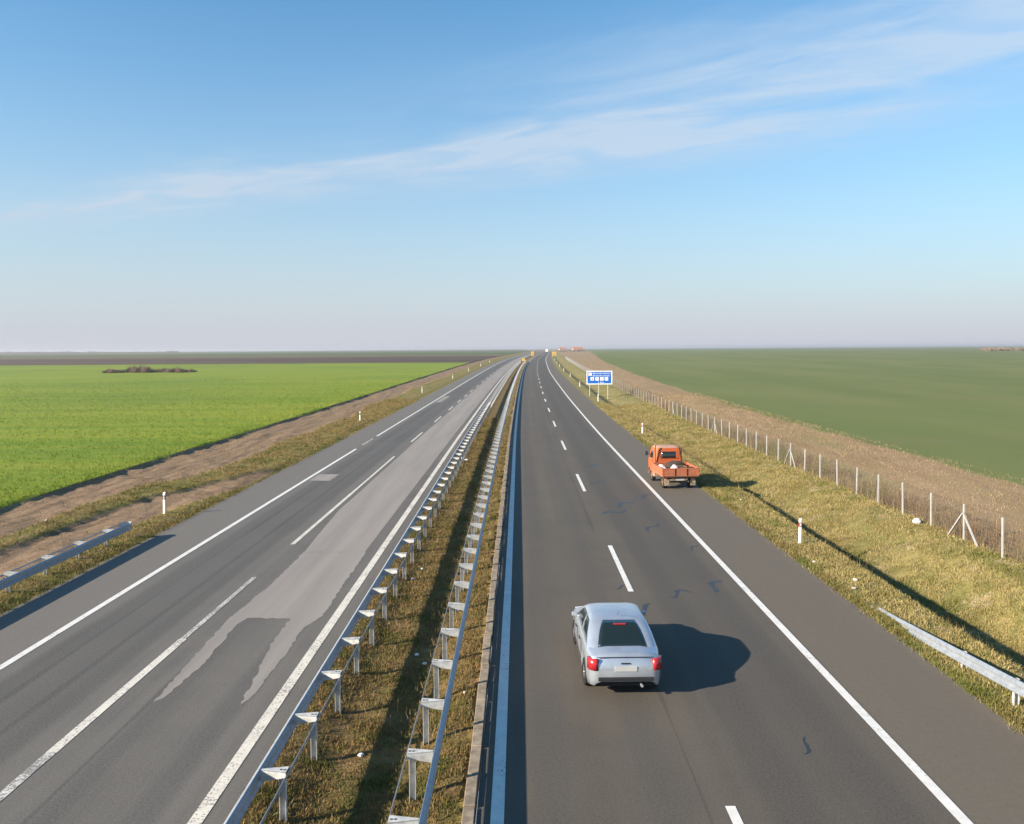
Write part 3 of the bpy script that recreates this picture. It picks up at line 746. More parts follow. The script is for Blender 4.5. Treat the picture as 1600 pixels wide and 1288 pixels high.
MAT['tail'] = plain('tail_lamp', (.34, .018, .022), .25, 0, .6, .1)
MAT['plate'] = plain('number_plate', (.40, .40, .39), .5, 0, .4, .03)
MAT['trim'] = plain('black_trim', (.020, .020, .022), .6)
MAT['lamp'] = plain('clear_lamp', (.75, .76, .78), .15, 0, .6, .05)

def wheel(parent, x, y, z, r, w, side, rimmat, spokes=6):
    t_ = MB().lathe_x([(-w/2, r*.62), (-w/2, r*.9), (-w*.38, r), (w*.38, r), (w/2, r*.9), (w/2, r*.62), (-w/2, r*.62)], 0, 0, 0, 28)
    wh = t_.obj('wheel', 'tyre', parent, smooth=False); wh.location = (x, y, z)
    rm_ = MB(); ox = side*w*.36
    rm_.lathe_x([(ox-.01*side, 0.001), (ox, r*.16), (ox-.015*side, r*.2)], 0, 0, 0, 20)
    rm_.lathe_x([(ox-.03*side, r*.50), (ox, r*.56), (ox+.012*side, r*.63), (ox-.05*side, r*.64)], 0, 0, 0, 28)
    for k in range(spokes):
        a = 2*math.pi*k/spokes
        rm_.bar((ox-.01*side, r*.12*math.cos(a), r*.12*math.sin(a)), (ox-.008*side, r*.56*math.cos(a), r*.56*math.sin(a)), r*.16, .02)
    rm_.obj('rim', rimmat, wh)
    MB().lathe_x([(ox-.06*side, .001), (ox-.06*side, r*.64)], 0, 0, 0, 24).obj('hub_back', 'under', wh)
    return wh
def skin(o, lv=1):
    md = o.modifiers.new('sub', 'SUBSURF'); md.levels = lv; md.render_levels = lv; return o

# ------------------------------------------------------------------ silver car
def silver_car(u, s):
    root = empty('silver_car', P(u, s, .0), heading(s)+.022)
    tag(root, 'silver compact saloon car driving in the fast lane of the dark right carriageway', 'car')
    L2 = 2.10; yw = (-1.26, 1.28); rw = .305
    # lower body: stations along the car, half section from sill to deck centre
    ys = cat(np.linspace(-L2, -1.85, 8), np.linspace(-1.75, -.78, 19), np.linspace(-.6, .7, 8), np.linspace(.78, 1.76, 19), np.linspace(1.84, L2, 5))
    K = lambda y, a, b: float(np.interp(y, a, b))
    V = []; nsec = 15
    for y in ys:
        w = K(y, [-2.1, -2.06, -1.95, -1.6, -.9, .8, 1.5, 1.85, 2.02, 2.1], [.60, .70, .775, .825, .845, .845, .825, .77, .68, .55])
        zb = K(y, [-2.1, -2.0, -1.7, 1.7, 2.0, 2.1], [.40, .28, .20, .19, .24, .36])
        zd = K(y, [-2.1, -2.07, -2.02, -1.95, -1.62, -1.0, .6, 1.0, 1.5, 1.85, 2.0, 2.1], [.66, .80, .90, .965, 1.005, .99, .97, .955, .88, .79, .70, .58])
        zs2 = min(zd-.035, K(y, [-2.1, -1.95, -1.5, .8, 1.6, 2.1], [.62, .87, .935, .915, .80, .54]))
        za = zb
        for c in yw:
            if abs(y-c) < .375: za = max(za, .30+math.sqrt(.375**2-(y-c)**2)*.98)
        za = min(za, zs2-.10)
        zm = za+(zs2-za)*.5
        half = [(w*.90, za), (w*.965, za+.02), (w*.995, za+(zs2-za)*.25), (w*1.0, zm), (w*.985, za+(zs2-za)*.78), (w*.955, zs2), (w*.88, zs2+(zd-zs2)*.6), (w*.45, zd)]
        ring = [(-x, z) for x, z in half]+[(x, z) for x, z in half[::-1][1:]] if False else [(-x, z) for x, z in half[:-1]]+[(-half[-1][0], half[-1][1]), (half[-1][0], half[-1][1])]+[(x, z) for x, z in half[:-1][::-1]]
        n = len(ring)
        V += [(x, y, z) for x, z in ring]
    F = [(i*n+k, i*n+k+1, (i+1)*n+k+1, (i+1)*n+k) for i in range(len(ys)-1) for k in range(n-1)]
    F += [tuple(range(n)), tuple(range(len(V)-1, len(V)-n-1, -1))]
    body = MB().add(V, F).obj('body', 'silver', root, smooth=True)
    # floor pan
    MB().box(-.70, .70, -1.95, 1.9, .24, .60).obj('underbody', 'under', root)
    for c in yw: MB().box(-.74, .74, c-.36, c+.36, .25, .66).obj('wheel_well', 'under', root)
    # greenhouse
    rows = [(.930, .790, -1.70, 1.10, .22), (.985, .772, -1.645, 1.02, .22), (1.06, .752, -1.545, .90, .22), (1.15, .724, -1.41, .74, .22), (1.245, .686, -1.26, .57, .22), (1.325, .645, -1.11, .40, .23), (1.378, .603, -.98, .27, .24), (1.408, .548, -.84, .14, .26), (1.425, .45, -.66, .0, .28), (1.433, .28, -.42, -.12, .14)]
    rings = [rrect_ring(hw, a, b, rad, 10, 16, 4) for _, hw, a, b, rad in rows]; zz = [r[0] for r in rows]
    def cut(r, tg, tg2):
        if tg == 'c' or tg2 == 'c' or tg[0] != tg2[0] or r < 1 or r > 5: return None
        if tg[0] == 'r': return 'rear_window'
        if tg[0] == 'f': return 'windscreen'
        if r > 4: return None
        k = int(tg[1:]);  k = k if tg[0] == 'e' else 15-k
        if k in (7,) : return None
        if k < 1 or k > 14: return None
        return 'side_window_'+tg[0]+('r' if k < 7 else 'f')
    parts = lofted(rings, zz, cut)
    for nme, mb in parts.items():
        if nme == 'shell':
            n0 = len(rings[0]); # close the roof
            mbx = mb
            o = mbx.obj('roof', 'silver', root, smooth=True)
            mm = MB(); last = rings[-1]; mm.add([(a, b, rows[-1][0]+.0) for a, b, _ in last], [tuple(range(len(last)))]); mm.obj('roof_panel', 'silver', o, smooth=True)
        else:
            nm = nme if 'side' not in nme else 'side_window'
            o = mb.obj(nm, 'glass', root, smooth=True)
            md = o.modifiers.new('t', 'SOLIDIFY'); md.thickness = .006; md.offset = -1
    for x in (-1, 1):
        for c in yw: wheel(root, x*.735, c, rw, rw, .20, x, 'rim')
        # tail lamps wrap the corners
        tl = MB(); V = []
        for (xx, yy) in ((.60, -2.055), (.66, -2.05), (.71, -2.04), (.77, -1.985), (.80, -1.86)):
            V += [(x*xx, yy-.022, .64), (x*xx*.985, yy-.004, .885)]
        tl.add(V, [(2*k, 2*k+2, 2*k+3, 2*k+1) for k in range(4)])
        o = tl.obj('tail_lamp', 'tail', root, smooth=True); md = o.modifiers.new('t', 'SOLIDIFY'); md.thickness = .05; md.offset = 0
        hl = MB().add([(x*.45, 2.03, .60), (x*.70, 1.93, .62), (x*.72, 1.86, .74), (x*.48, 1.96, .73)], [(0, 1, 2, 3)]).obj('headlamp', 'lamp', root); md = hl.modifiers.new('t', 'SOLIDIFY'); md.thickness = .06; md.offset = 0
        mr = MB(); mr.box(x*.80-.02, x*.80+.02, .62, .66, .92, .98); mr.box(min(x*.80, x*.93), max(x*.80, x*.93), .62, .70, .93, 1.03); mr.obj('door_mirror', 'silver', root, bevel=.018)
        for yy in (-.42, .42): MB().box(min(x*.832, x*.858), max(x*.832, x*.858), yy-.09, yy+.09, .765, .79).obj('door_handle', 'trim', root)
        for yy in (-.80, .06, .92): MB().box(min(x*.838, x*.8485), max(x*.838, x*.8485), yy-.006, yy+.006, .34, .90).obj('door_gap', 'trim', root)
        MB().box(min(x*.82, x*.853), max(x*.82, x*.853), -.78, .80, .40, .44).obj('side_moulding', 'trim', root)
    # bumper, plate, boot seam
    MB().box(-.60, .60, -2.13, -2.06, .415, .50).obj('rear_bumper_strip', 'trim', root, bevel=.012)
    MB().box(-.24, .24, -2.112, -2.085, .625, .725).obj('number_plate', 'plate', root)
    MB().box(-.62, .62, -2.046, -2.03, .905, .915).obj('boot_seam', 'trim', root)
    MB().box(-.10, .10, -2.09, -2.06, .775, .80).obj('boot_handle', 'trim', root)
    MB().bar((.35, -2.11, .30), (.35, -1.9, .30), .06, n=10).obj('exhaust_pipe', 'steel', root)
    MB().box(-.14, .14, -1.145, -1.105, 1.318, 1.342).obj('brake_light', 'tail', root)
    MB().bar((0, -.75, 1.418), (0, -1.06, 1.60), .010, n=5).obj('aerial', 'trim', root)
    return root
silver_car(2.22, 19.25)

# ------------------------------------------------------------------ orange truck
def faded(name, c, dust, amt):
    t = NT(name, .55, .4); p = t.obj()
    n = t.noise(p, 2.3, 6, .65); n2 = t.noise(p, 11, 5, .7); z = t.sep(p)[2]
    col = t.mix(t.ramp(n, .3, .7), c, tuple(x*.86 for x in c))
    d = t.math('ADD', t.ramp(n2, .40, .75, 0, amt), t.ramp(t.math('ADD', z, t.math('MULTIPLY', n, .5)), 1.15, .55, 0, amt*.9))
    t.color(t.mix(d, col, dust)); return t.m
MAT['orange'] = faded('orange_paint', (.50, .095, .018), (.36, .20, .13), .38)
MAT['orange_bed'] = faded('dusty_orange_boards', (.42, .10, .034), (.36, .24, .175), .85)
MAT['roofgrey'] = faded('sky_grey_roof', (.42, .20, .12), (.42, .37, .34), 1.0)  # grey of the reflected sky painted into the cab roof; far lorry shares it
MAT['rust'] = plain('rusty_frame', (.20, .12, .075), .8, .2, .3, .4, 8)
MAT['mud'] = plain('muddy_tyre', (.30, .23, .16), .95, 0, .1, .35, 9)
MAT['dark_load'] = plain('dark_load', (.055, .042, .034), .85, 0, .2, .3, 8)
MAT['wood'] = plain('brown_load', (.24, .13, .07), .8, 0, .2, .3, 8)
MAT['sack'] = plain('white_sack', (.62, .60, .56), .7, 0, .3, .15, 8)
TS, TU = 44.75, 8.46
def orange_truck(u, s):
    root = empty('orange_truck', P(u, s, 0), heading(s)+.085)
    tag(root, 'old orange flatbed truck parked on the hard shoulder with loaded dropside bed', 'truck')
    # cab (front is +y)
    rows = [(.48, .76, .70, 2.02, .12), (.62, .80, .62, 2.10, .13), (.95, .815, .58, 2.14, .14), (1.20, .815, .58, 2.12, .14), (1.30, .805, .59, 2.08, .15), (1.38, .80, .60, 2.04, .15), (1.50, .785, .615, 1.97, .16), (1.62, .77, .63, 1.90, .17), (1.74, .758, .642, 1.84, .16), (1.85, .742, .655, 1.78, .17), (1.95, .712, .685, 1.71, .19), (2.01, .65, .74, 1.62, .22), (2.045, .53, .86, 1.48, .26), (2.06, .30, 1.04, 1.30, .12)]
    rings = [rrect_ring(hw, a, b, rad, 12, 14, 4) for _, hw, a, b, rad in rows]
    zz = [r[0] for r in rows]
    def cut(r, tg, tg2):
        if r >= 10: return 'roof'
        if tg == 'c' or tg2 == 'c' or tg[0] != tg2[0]: return None
        k = int(tg[1:])
        if tg[0] == 'r' and 5 <= r <= 7 and 2 <= k <= 9: return 'rear_window'
        if tg[0] == 'f' and 4 <= r <= 8: return 'windscreen'
        if tg[0] in 'ew' and 4 <= r <= 7:
            k = k if tg[0] == 'e' else 13-k
            if 4 <= k <= 11: return 'door_window_'+tg[0]
        return None
    for nme, mb in lofted(rings, zz, cut).items():
        if nme == 'shell': o = mb.obj('cab', 'orange', root, smooth=True)
        elif nme == 'roof':
            mb.add([(a, b, rows[-1][0]) for a, b, _ in rings[-1]], [tuple(range(len(rings[-1])))]); mb.obj('cab_roof', 'roofgrey', root, smooth=True)
        else:
            o = mb.obj('door_window' if 'door' in nme else nme, 'glass', root, smooth=True); md = o.modifiers.new('t', 'SOLIDIFY'); md.thickness = .008; md.offset = -1
    fr = MB()                                   # raised surround of the rear window
    for a, b in (((-.50, 1.37), (.50, 1.37)), ((-.50, 1.76), (.50, 1.76)), ((-.50, 1.37), (-.50, 1.76)), ((.50, 1.37), (.50, 1.76))):
        ya = lambda z: float(np.interp(z, [1.3, 1.9], [.585, .69]))-.012
        fr.bar((a[0], ya(a[1]), a[1]), (b[0], ya(b[1]), b[1]), .035, .02)
    fr.obj('window_surround', 'orange', root)
    MB().bar((-.60, .56, 1.02), (.60, .56, 1.02), .03, .025).obj('cab_rib', 'orange', root)
    for x in (-1, 1):
        MB().box(min(x*.808, x*.822), max(x*.808, x*.822), .92, .932, .6, 1.72).obj('door_gap', 'trim', root)
        MB().box(min(x*.815, x*.845), max(x*.815, x*.845), 1.0, 1.13, 1.17, 1.205).obj('door_handle', 'trim', root)
        m = MB().bar((x*.79, 1.75, 1.45), (x*.97, 1.72, 1.52), .022, n=6); m.box(min(x*.93, x*1.06), max(x*.93, x*1.06), 1.69, 1.73, 1.42, 1.66); m.obj('door_mirror', 'trim', root)
        # front wing flare and step
        m = MB(); V = []
        for k in range(13):
            a = math.pi*k/12; V += [(x*.80, 1.40+.46*math.cos(a), .36+.44*math.sin(a)), (x*.88, 1.40+.46*math.cos(a), .36+.44*math.sin(a))]
        m.add(V, [(2*k, 2*k+1, 2*k+3, 2*k+2) for k in range(12)]); o = m.obj('wheel_arch', 'orange_bed', root); md = o.modifiers.new('t', 'SOLIDIFY'); md.thickness = .02
        MB().box(min(x*.60, x*.84), max(x*.60, x*.84), .55, .90, .36, .62).obj('cab_step', 'orange_bed', root, bevel=.01)
        wheel(root, x*.70, 1.40, .34, .34, .19, x, 'rust', 0); wheel(root, x*.72, -1.12, .34, .34, .24, x, 'rust', 0)
        f = MB().box(min(x*.58, x*.86), max(x*.58, x*.86), -1.60, -1.585, .20, .58).obj('mud_flap', 'mud', root)
        MB().box(min(x*.62, x*.84), max(x*.62, x*.84), -1.66, -1.625, .60, .68).obj('tail_lamp', 'tail', root)
    MB().bar((-.78, .545, .95), (-.78, .545, 2.12), .05, n=8).obj('air_intake_pipe', 'trim', root)
    # bed: floor, head board, drop sides with three bays
    MB().box(-.99, .99, -1.80, .50, .70, .76).obj('bed_floor', 'wood', root)
    def board(p0, p1, nbay, nme):
        p0, p1 = Vector(p0), Vector(p1); m = MB(); d = p1-p0
        m.bar(p0+Vector((0, 0, .19)), p1+Vector((0, 0, .19)), .03, .36)
        o = m.obj(nme, 'orange_bed', root); r_ = MB()
        for k in range(nbay+1):
            q = p0+d*(k/nbay); r_.bar(q+Vector((0, 0, -.02)), q+Vector((0, 0, .40)), .055)
        for zz_ in (.01, .385): r_.bar(p0+Vector((0, 0, zz_)), p1+Vector((0, 0, zz_)), .05, .045)
        r_.obj('board_frame', 'orange_bed', o)
        for k in range(nbay):
            q = p0+d*((k+.5)/nbay); l = MB().bar(q+Vector((0, 0, .10))-d.normalized()*.22, q+Vector((0, 0, .10))+d.normalized()*.22, .042, .012).obj('board_rib', 'orange_bed', o)
        if nme == 'tailgate':
            for x in (-.325, .325):
                for dz in (0, ): MB().box(x-.018, x+.018, -1.842, -1.829, .77, 1.13).obj('hinge', 'under', o)
        return o
    board((-.97, -1.80, .76), (.97, -1.80, .76), 3, 'tailgate'); board((-.99, .46, .76), (-.99, -1.77, .76), 3, 'side_board'); board((.99, .46, .76), (.99, -1.77, .76), 3, 'side_board'); board((-.94, .48, .76), (.94, .48, .76), 2, 'head_board')
    c = MB()
    for x in (-.36, .36): c.box(x-.05, x+.05, -1.70, 2.0, .50, .64)
    for y in (-1.6, -.9, -.2, .4): c.box(-.9, .9, y-.04, y+.04, .63, .70)
    c.obj('chassis', 'rust', root)
    MB().bar((-.68, -1.12, .34), (.68, -1.12, .34), .12, n=10).obj('rear_axle', 'rust', root); MB().bar((-.66, 1.4, .34), (.66, 1.4, .34), .09, n=10).obj('front_axle', 'rust', root)
    MB().box(-.55, .35, -1.69, -1.64, .47, .58).obj('rear_beam', 'mud', root, bevel=.01)
    MB().box(-.22, .22, -1.712, -1.695, .485, .57).obj('number_plate', 'plate', root)
    MB().bar((.45, -1.7, .42), (.45, -.9, .42), .07, n=10).obj('exhaust_pipe', 'rust', root)
    MB().box(-.45, .0, -1.0, -.4, .30, .50).obj('spare_tank', 'mud', root, bevel=.03)
    for x in (-1, 1):
        MB().bar((x*.62, 2.10, .80), (x*.62, 2.155, .80), .20, n=16).obj('headlamp', 'lamp', root)
    MB().box(-.80, .80, 2.10, 2.20, .46, .58).obj('front_bumper', 'trim', root, bevel=.02)
    return root
truck = orange_truck(TU, TS)
def lumpy(name, loc, size, mat, label, catg, seed, rz=0):
    """sagging sack or bag"""
    bm = bmesh.new(); bmesh.ops.create_icosphere(bm, subdivisions=3, radius=1)
    for v in bm.verts:
        c = v.co; k = 1+.22*(vnoise(c.x*2+seed*3.1+20, c.y*2+c.z*1.7+9)-.5)*2
        c *= float(k); q = .55+.45*abs(c.z)
        c.x = math.copysign(abs(c.x)**.75, c.x)*size[0]; c.y = math.copysign(abs(c.y)**.75, c.y)*size[1]
        c.z = max(c.z, -.75)*size[2]
    me = bpy.data.meshes.new(name); bm.to_mesh(me); bm.free(); me.polygons.foreach_set('use_smooth', [True]*len(me.polygons))
    o = link(name, me, mat); o.location = loc; o.rotation_euler.z = rz; tag(o, label, catg); return o
def bed(x, y, z): 
    a = heading(TS)+.085; X, Y, Z = P(TU, TS, 0); return (X+x*math.cos(a)-y*math.sin(a), Y+x*math.sin(a)+y*math.cos(a), Z+z)
def lump_z(h): return .76+.75*h
lumpy('sack', bed(-.66, -.25, lump_z(.22)), (.20, .30, .22), 'sack', 'white sack in the orange truck bed against the left side board', 'sack', 1, .3)
lumpy('sack', bed(-.05, -.75, lump_z(.25)), (.24, .26, .25), 'sack', 'large open white sack slumped in the middle of the orange truck bed', 'sack', 2, -.2)
def crate(loc, sx, sy, sz, mat, label, rz):
    r = empty('crate', loc, rz); tag(r, label, 'crate')
    m = MB(); m.box(-sx, sx, -sy, sy, 0, .03).obj('base', mat, r)
    for k in range(3):
        z0 = .04+k*(sz-.05)/3; z1 = z0+(sz-.05)/3-.025
        m = MB(); m.box(-sx, sx, -sy-.012, -sy, z0, z1); m.box(-sx, sx, sy, sy+.012, z0, z1); m.box(-sx-.012, -sx, -sy, sy, z0, z1); m.box(sx, sx+.012, -sy, sy, z0, z1); m.obj('slat', mat, r)
    MB().box(-sx*.9, sx*.9, -sy*.9, sy*.9, .035, sz*.8).obj('contents', 'dark_load', r)
crate(bed(.42, -.55, .762), .20, .26, .36, 'wood', 'brown slatted crate beside the white sacks in the orange truck bed', .15)
crate(bed(.74, -1.05, .762), .17, .30, .36, 'dark_load', 'dark crate by the right side board of the orange truck bed', -.1)
lumpy('bundle', bed(.25, .08, lump_z(.30)), (.55, .30, .30), 'dark_load', 'dark bundle behind the cab in the orange truck bed', 'bundle', 4)

# ------------------------------------------------------------------ blue motorway sign
def text_mesh(txt, size):
    cu = bpy.data.curves.new('t', 'FONT'); cu.body = txt; cu.size = size; cu.extrude = .004; cu.align_x = 'LEFT'; cu.resolution_u = 2
    o = bpy.data.objects.new('t', cu); COL.objects.link(o)
    dg = bpy.context.evaluated_depsgraph_get(); me = bpy.data.meshes.new_from_object(o.evaluated_get(dg))
    bpy.data.objects.remove(o); bpy.data.curves.remove(cu)
    me.transform(Matrix.Rotation(math.pi/2, 4, 'X')); return me
def motorway_sign(u, s):
    z0 = float(zg(u, s)); root = empty('motorway_sign', P(u, s, z0), heading(s)-.03)
    tag(root, 'blue motorway services sign with white border, lettering and pictogram squares', 'sign')
    W, B, T = 1.98, 1.82-z0, 3.92-z0; Hh = T-B
    bd = MB().box(-W, W, -.02, .02, B, T).obj('panel', 'sign_blue', root)
    f = MB(); e = .13
    f.box(-W, W, -.032, -.022, B, B+e); f.box(-W, W, -.032, -.022, T-e, T); f.box(-W, -W+e, -.032, -.022, B+e, T-e); f.box(W-e, W, -.032, -.022, B+e, T-e)
    f.obj('border', 'sign_white', root)
    def put(txt, x, z, size, wid):
        me = text_mesh(txt, size); xs = [v.co.x for v in me.vertices]; k = wid/(max(xs)-min(xs)); me.transform(Matrix.Diagonal((k, 1, 1, 1)))
        me.materials.append(MAT['sign_white']); o = bpy.data.objects.new('lettering', me); COL.objects.link(o); o.parent = root; o.location = (x, -.028, z)
    put('Benzinska', -1.02, T-.47, .34, 1.46); put('stanica', .56, T-.47, .34, 1.16)
    put('Benzinska', -1.02, T-.84, .34, 1.40); put('pumpa', .52, T-.84, .34, 1.06)
    put('1 km', -.28, B+.20, .36, .86)
    def icon(x, z, h, kind):
        q = MB().box(x-h, x+h, -.034, -.022, z-h, z+h).obj('pictogram', 'sign_white', root)
        m = MB(); y = (-.040, -.035)
        if kind == 0:
            m.box(x-.10, x+.05, *y, z-.14, z+.14); m.box(x-.13, x+.08, *y, z-.18, z-.145); m.bar((x+.10, -.0375, z+.08), (x+.10, -.0375, z-.12), .03, .005); mt = 'sign_red'
        elif kind == 1:
            m.box(x-.13, x+.02, *y, z-.08, z+.09); m.box(x+.04, x+.12, *y, z-.02, z+.06); m.box(x-.10, x+.0, *y, z-.12, z-.085); mt = 'sign_dark'
        elif kind == 2:
            m.bar((x-.07, -.0375, z+.14), (x-.07, -.0375, z-.14), .025, .005); m.bar((x+.07, -.0375, z+.14), (x+.07, -.0375, z-.14), .025, .005); mt = 'steel_dull'
        else:
            m.box(x-.15, x+.15, *y, z-.06, z-.02); m.box(x-.15, x-.06, *y, z-.015, z+.035); m.box(x-.15, x-.12, *y, z-.12, z+.08); m.box(x+.12, x+.15, *y, z-.12, z-.0); mt = 'sign_brown'
        m.obj('symbol', mt, q)
    icon(-1.44, T-.52, .25, 0)
    for k, x in enumerate((-1.10, -.35, .38, 1.09)): icon(x, B+.86, .26, k)
    for x in (-1.5, -.1, 1.3):
        MB().bar((x, .07, -.4), (x, .07, T-.1), .09, n=8).obj('post', 'steel_dull', root)
    for z in (B+.4, T-.4): MB().box(-W+.1, W-.1, .022, .05, z-.04, z+.04).obj('back_rail', 'steel_dull', root)
motorway_sign(12.05, 125)

# ------------------------------------------------------------------ litter on the grass
def scrap(u, s, r, mat, label, seed, name='litter'):
    z = float(zg(u, s)); o = lumpy(name, P(u, s, z+.55*r), (r*1.3, r, r*.7), mat, label, 'litter', seed, seed); return o
scrap(17.0, 34.4, .17, 'white_bag', 'white plastic bag lying against the foot of the wire fence', 1, 'plastic_bag')
SPOTS = [(12.68, 33.2), (12.4, 28.7), (13.0, 26.9), (10.88, 26.0), (10.5, 25.2), (13.3, 22.8), (12.9, 24.2), (14.2, 24.3), (10.95, 41.1), (11.05, 40.2), (10.25, 23.3), (10.4, 28.3)]
for i, (u, s) in enumerate(SPOTS):
    o = scrap(u, s, random.uniform(.035, .07), 'pale_stone' if i % 3 else 'white_bag', 'small pale scrap of litter in the dry grass of the right verge', i+2); o['group'] = 'scraps on the right verge'
for i, (u, s) in enumerate([(-3.5, 28.4), (-3.65, 27.1), (-2.4, 19.7), (-2.66, 20.3), (-4.0, 56.3), (-3.7, 56.0), (-3.1, 15.2), (-1.25, 17.6)]):
    o = scrap(u, s, random.uniform(.035, .06) if s < 50 else .11, 'white_bag', 'small white scrap of litter in the median grass between the guardrails', i+20); o['group'] = 'scraps in the median'
for i, (u, s) in enumerate([(-16.6, 29.6), (-17.4, 25.6), (-21.4, 36.0)]):
    o = scrap(u, s, .08, 'white_bag', 'small white scrap of litter on the left verge near the dirt track', i+40); o['group'] = 'scraps on the left verge'

# ------------------------------------------------------------------ bare bushes in the wheat, far things on the horizon
def bush_mesh(seed, R, Hh, n=420):
    r = np.random.default_rng(seed); a = r.uniform(0, 2*np.pi, n); rad = R*np.sqrt(r.random(n))
    b = np.stack([rad*np.cos(a)*.8, rad*np.sin(a)*.8, np.zeros(n)], 1)
    h = Hh*(1-(rad/R)**2*.65)*r.uniform(.4, 1.05, n)
    tip = b*1.25+np.stack([r.normal(0, .35, n), r.normal(0, .35, n), h], 1)
    mid = b+(tip-b)*.45; w_ = .05+.04*r.random((n, 1)); d = np.stack([np.cos(a+1), np.sin(a+1), 0*a], 1)*w_
    tip2 = mid+np.stack([r.normal(0, .5, n), r.normal(0, .5, n), h*.4], 1)
    V = np.concatenate([np.stack([b-d, b+d, tip], 1), np.stack([mid-d, mid+d, tip2], 1)])
    C = np.array([(.20, .135, .10), (.15, .105, .08), (.25, .17, .12), (.13, .11, .06)])[r.integers(0, 4, 2*n)]
    return trimesh('bare_bush', V, np.repeat(C[:, None], 3, 1))
for i in range(13):
    u = -128+2.05*i+random.uniform(-.5, .5); s = 246+random.uniform(-3, 3)
    me = bush_mesh(i, random.uniform(2.2, 3.0), random.uniform(1.3, 2.0) if i not in (3, 5, 6) else 2.8, 300)
    o = link('bare_bush', me, 'blade'); o.location = P(u, s, float(zg(u, s))-.02); tag(o, 'tall bare brown bush rising above the thicket in the green wheat field' if i in (3, 5, 6) else 'low bare brown bush in the thicket standing in the green wheat field', 'bush', 'tall bushes of the thicket' if i in (3, 5, 6) else 'low bushes of the thicket')
def hedge(u0, u1, s, hgt, n, name, label, seed):
    r = np.random.default_rng(seed); u = r.uniform(u0, u1, n); ss = s+r.normal(0, 6, n); b = PN(u, ss, zg(u, ss))
    h = hgt*(.35+.9*fbm(u, ss*0, .035, 3))*r.uniform(.3, 1.1, n); a = r.uniform(0, 6.28, n); z0 = r.random(n)*h*.7
    d = np.stack([np.cos(a), np.sin(a), 0*a], 1)*r.uniform(.4, 1.1, (n, 1)); b[:, 2] += z0
    tip = b+np.stack([r.normal(0, .5, n), r.normal(0, .5, n), np.maximum(h-z0, .5)], 1)
    C = np.array([(.20, .14, .11), (.26, .18, .13), (.15, .13, .08)])[r.integers(0, 3, n)]
    o = link(name, trimesh(name, np.stack([b-d, b+d, tip], 1), np.repeat(C[:, None], 3, 1)), 'blade'); return tag(o, label, 'hedgerow', kind='stuff')
hedge(395, 560, 720, 3.6, 5000, 'hedgerow', 'low brown hedgerow on the horizon behind the right green field', 3)
hedge(-1500, -900, 2000, 6, 5000, 'hedgerow', 'faint tree belt on the far left horizon', 4)
hedge(20, 60, 1150, 4.0, 1500, 'hedgerow', 'reddish scrub on the horizon beside the road end', 5)
def warning_board(u, s, w, h, z0, label):
    r = empty('warning_board', P(u, s, float(zg(u, s))), 0); tag(r, label, 'sign')
    MB().box(-w/2, w/2, -.03, .03, z0, z0+h).obj('panel', 'yellow', r)
    for x in (-w*.3, w*.3): MB().bar((x, .08, -.3), (x, .08, z0+h-.1), .10, n=6).obj('post', 'steel_dull', r)
    if h > 1.4:
        m = MB().box(-w*.32, w*.32, -.045, -.035, z0+h*.32, z0+h*.42); m.box(-w*.05, w*.05, -.045, -.035, z0+h*.42, z0+h*.72); m.obj('marking', 'sign_dark', r)
warning_board(-2.9, 545, 1.9, 2.7, .5, 'tall yellow warning board standing in the distant median')
warning_board(11.6, 480, 2.4, 2.1, 1.0, 'yellow warning board standing on the distant right verge')
warning_board(-2.8, 351, 1.3, 1.2, .7, 'small yellow board at the distant end of the median guardrails')
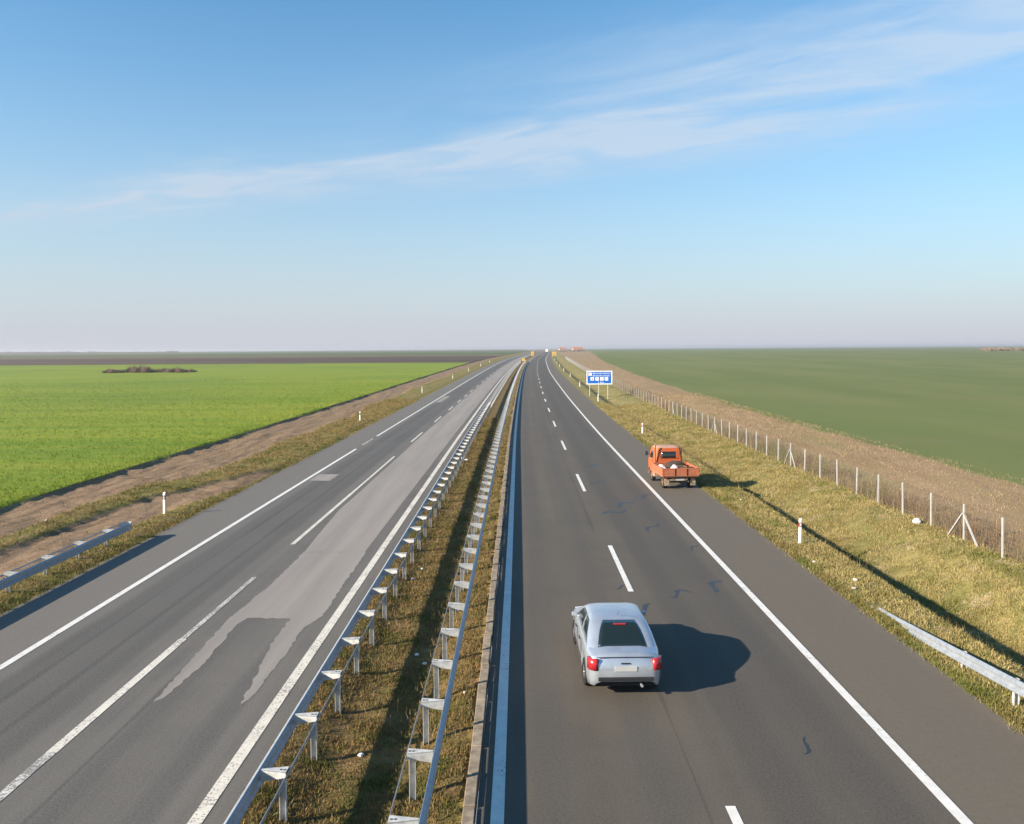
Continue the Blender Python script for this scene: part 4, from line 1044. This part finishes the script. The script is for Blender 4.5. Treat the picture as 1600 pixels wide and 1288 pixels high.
def lorry(u, s, colr, label):
    r = empty('distant_lorry', P(u, s, 0), heading(s)); tag(r, label, 'lorry')
    MB().box(-1.25, 1.25, -4.5, 3.0, 1.1, 3.9).obj('cargo_box', colr, r, bevel=.05)
    MB().prism_x([(3.2, .6), (5.0, .6), (5.0, 1.8), (4.7, 3.0), (3.2, 3.0)], -1.2, 1.2).obj('cab', colr, r)
    MB().box(-1.0, 1.0, -4.4, 4.6, .7, 1.1).obj('chassis', 'under', r)
    for y in (-3.4, -2.2, 4.0):
        for x in (-1, 1): wheel(r, x*1.05, y, .5, .5, .3, x, 'rim', 0)
lorry(5.4, 840, 'post_white', 'white box lorry far away on the right carriageway')
lorry(5.3, 1010, 'roofgrey', 'dusty pinkish lorry far away near the horizon')
def house(u, s, w, d, h, label, wall):
    r = empty('farm_house', P(u, s, 0), .2); tag(r, label, 'house')
    MB().box(-w/2, w/2, -d/2, d/2, -.3, h).obj('wall', wall, r)
    rf_ = MB().prism_x([(-d/2-.4, h), (d/2+.4, h), (0, h+d*.36)], -w/2-.4, w/2+.4).obj('roof', 'roof_tile', r)
    MB().box(w*.2, w*.2+.6, -.3, .3, h+d*.15, h+d*.36+.8).obj('chimney', wall, rf_)
    for x in (-w*.3, 0, w*.3):
        f = MB().box(x-.55, x+.55, -d/2-.06, -d/2-.01, 1.0, 2.3).obj('window', 'post_white', r); MB().box(x-.45, x+.45, -d/2-.08, -d/2-.065, 1.1, 2.2).obj('pane', 'glass', f)
    MB().box(w*.13, w*.13+.9, -d/2-.06, -d/2-.01, 0, 2.1).obj('door', 'wood', r)
MAT['roof_tile'] = plain('roof_tile', (.42, .16, .075), .8, 0, .2, .2, 1)
MAT['plaster'] = plain('plaster', (.60, .56, .50), .9, 0, .2, .1, 1)
house(52, 1240, 15, 9, 3.2, 'low house with orange tiled roof far away beside the road end', 'plaster')
house(30, 1330, 11, 8, 3.2, 'small pale house far away left of the orange roofed house', 'plaster')

# ------------------------------------------------------------------ hazy winter air
t = bpy.data.materials.new('haze'); t.use_nodes = True; t.node_tree.nodes.clear()
vo = t.node_tree.nodes.new('ShaderNodeVolumePrincipled'); mo = t.node_tree.nodes.new('ShaderNodeOutputMaterial')
vo.inputs['Color'].default_value = (.78, .80, .86, 1); vo.inputs['Density'].default_value = 2.6e-4; vo.inputs['Anisotropy'].default_value = .3
t.node_tree.links.new(vo.outputs[0], mo.inputs['Volume'])
hz = MB().box(-9600, 9600, -160, 9600, -2.2, 13.5).obj('haze', t); tag(hz, 'pale hazy winter air over the plain', 'haze', kind='stuff')
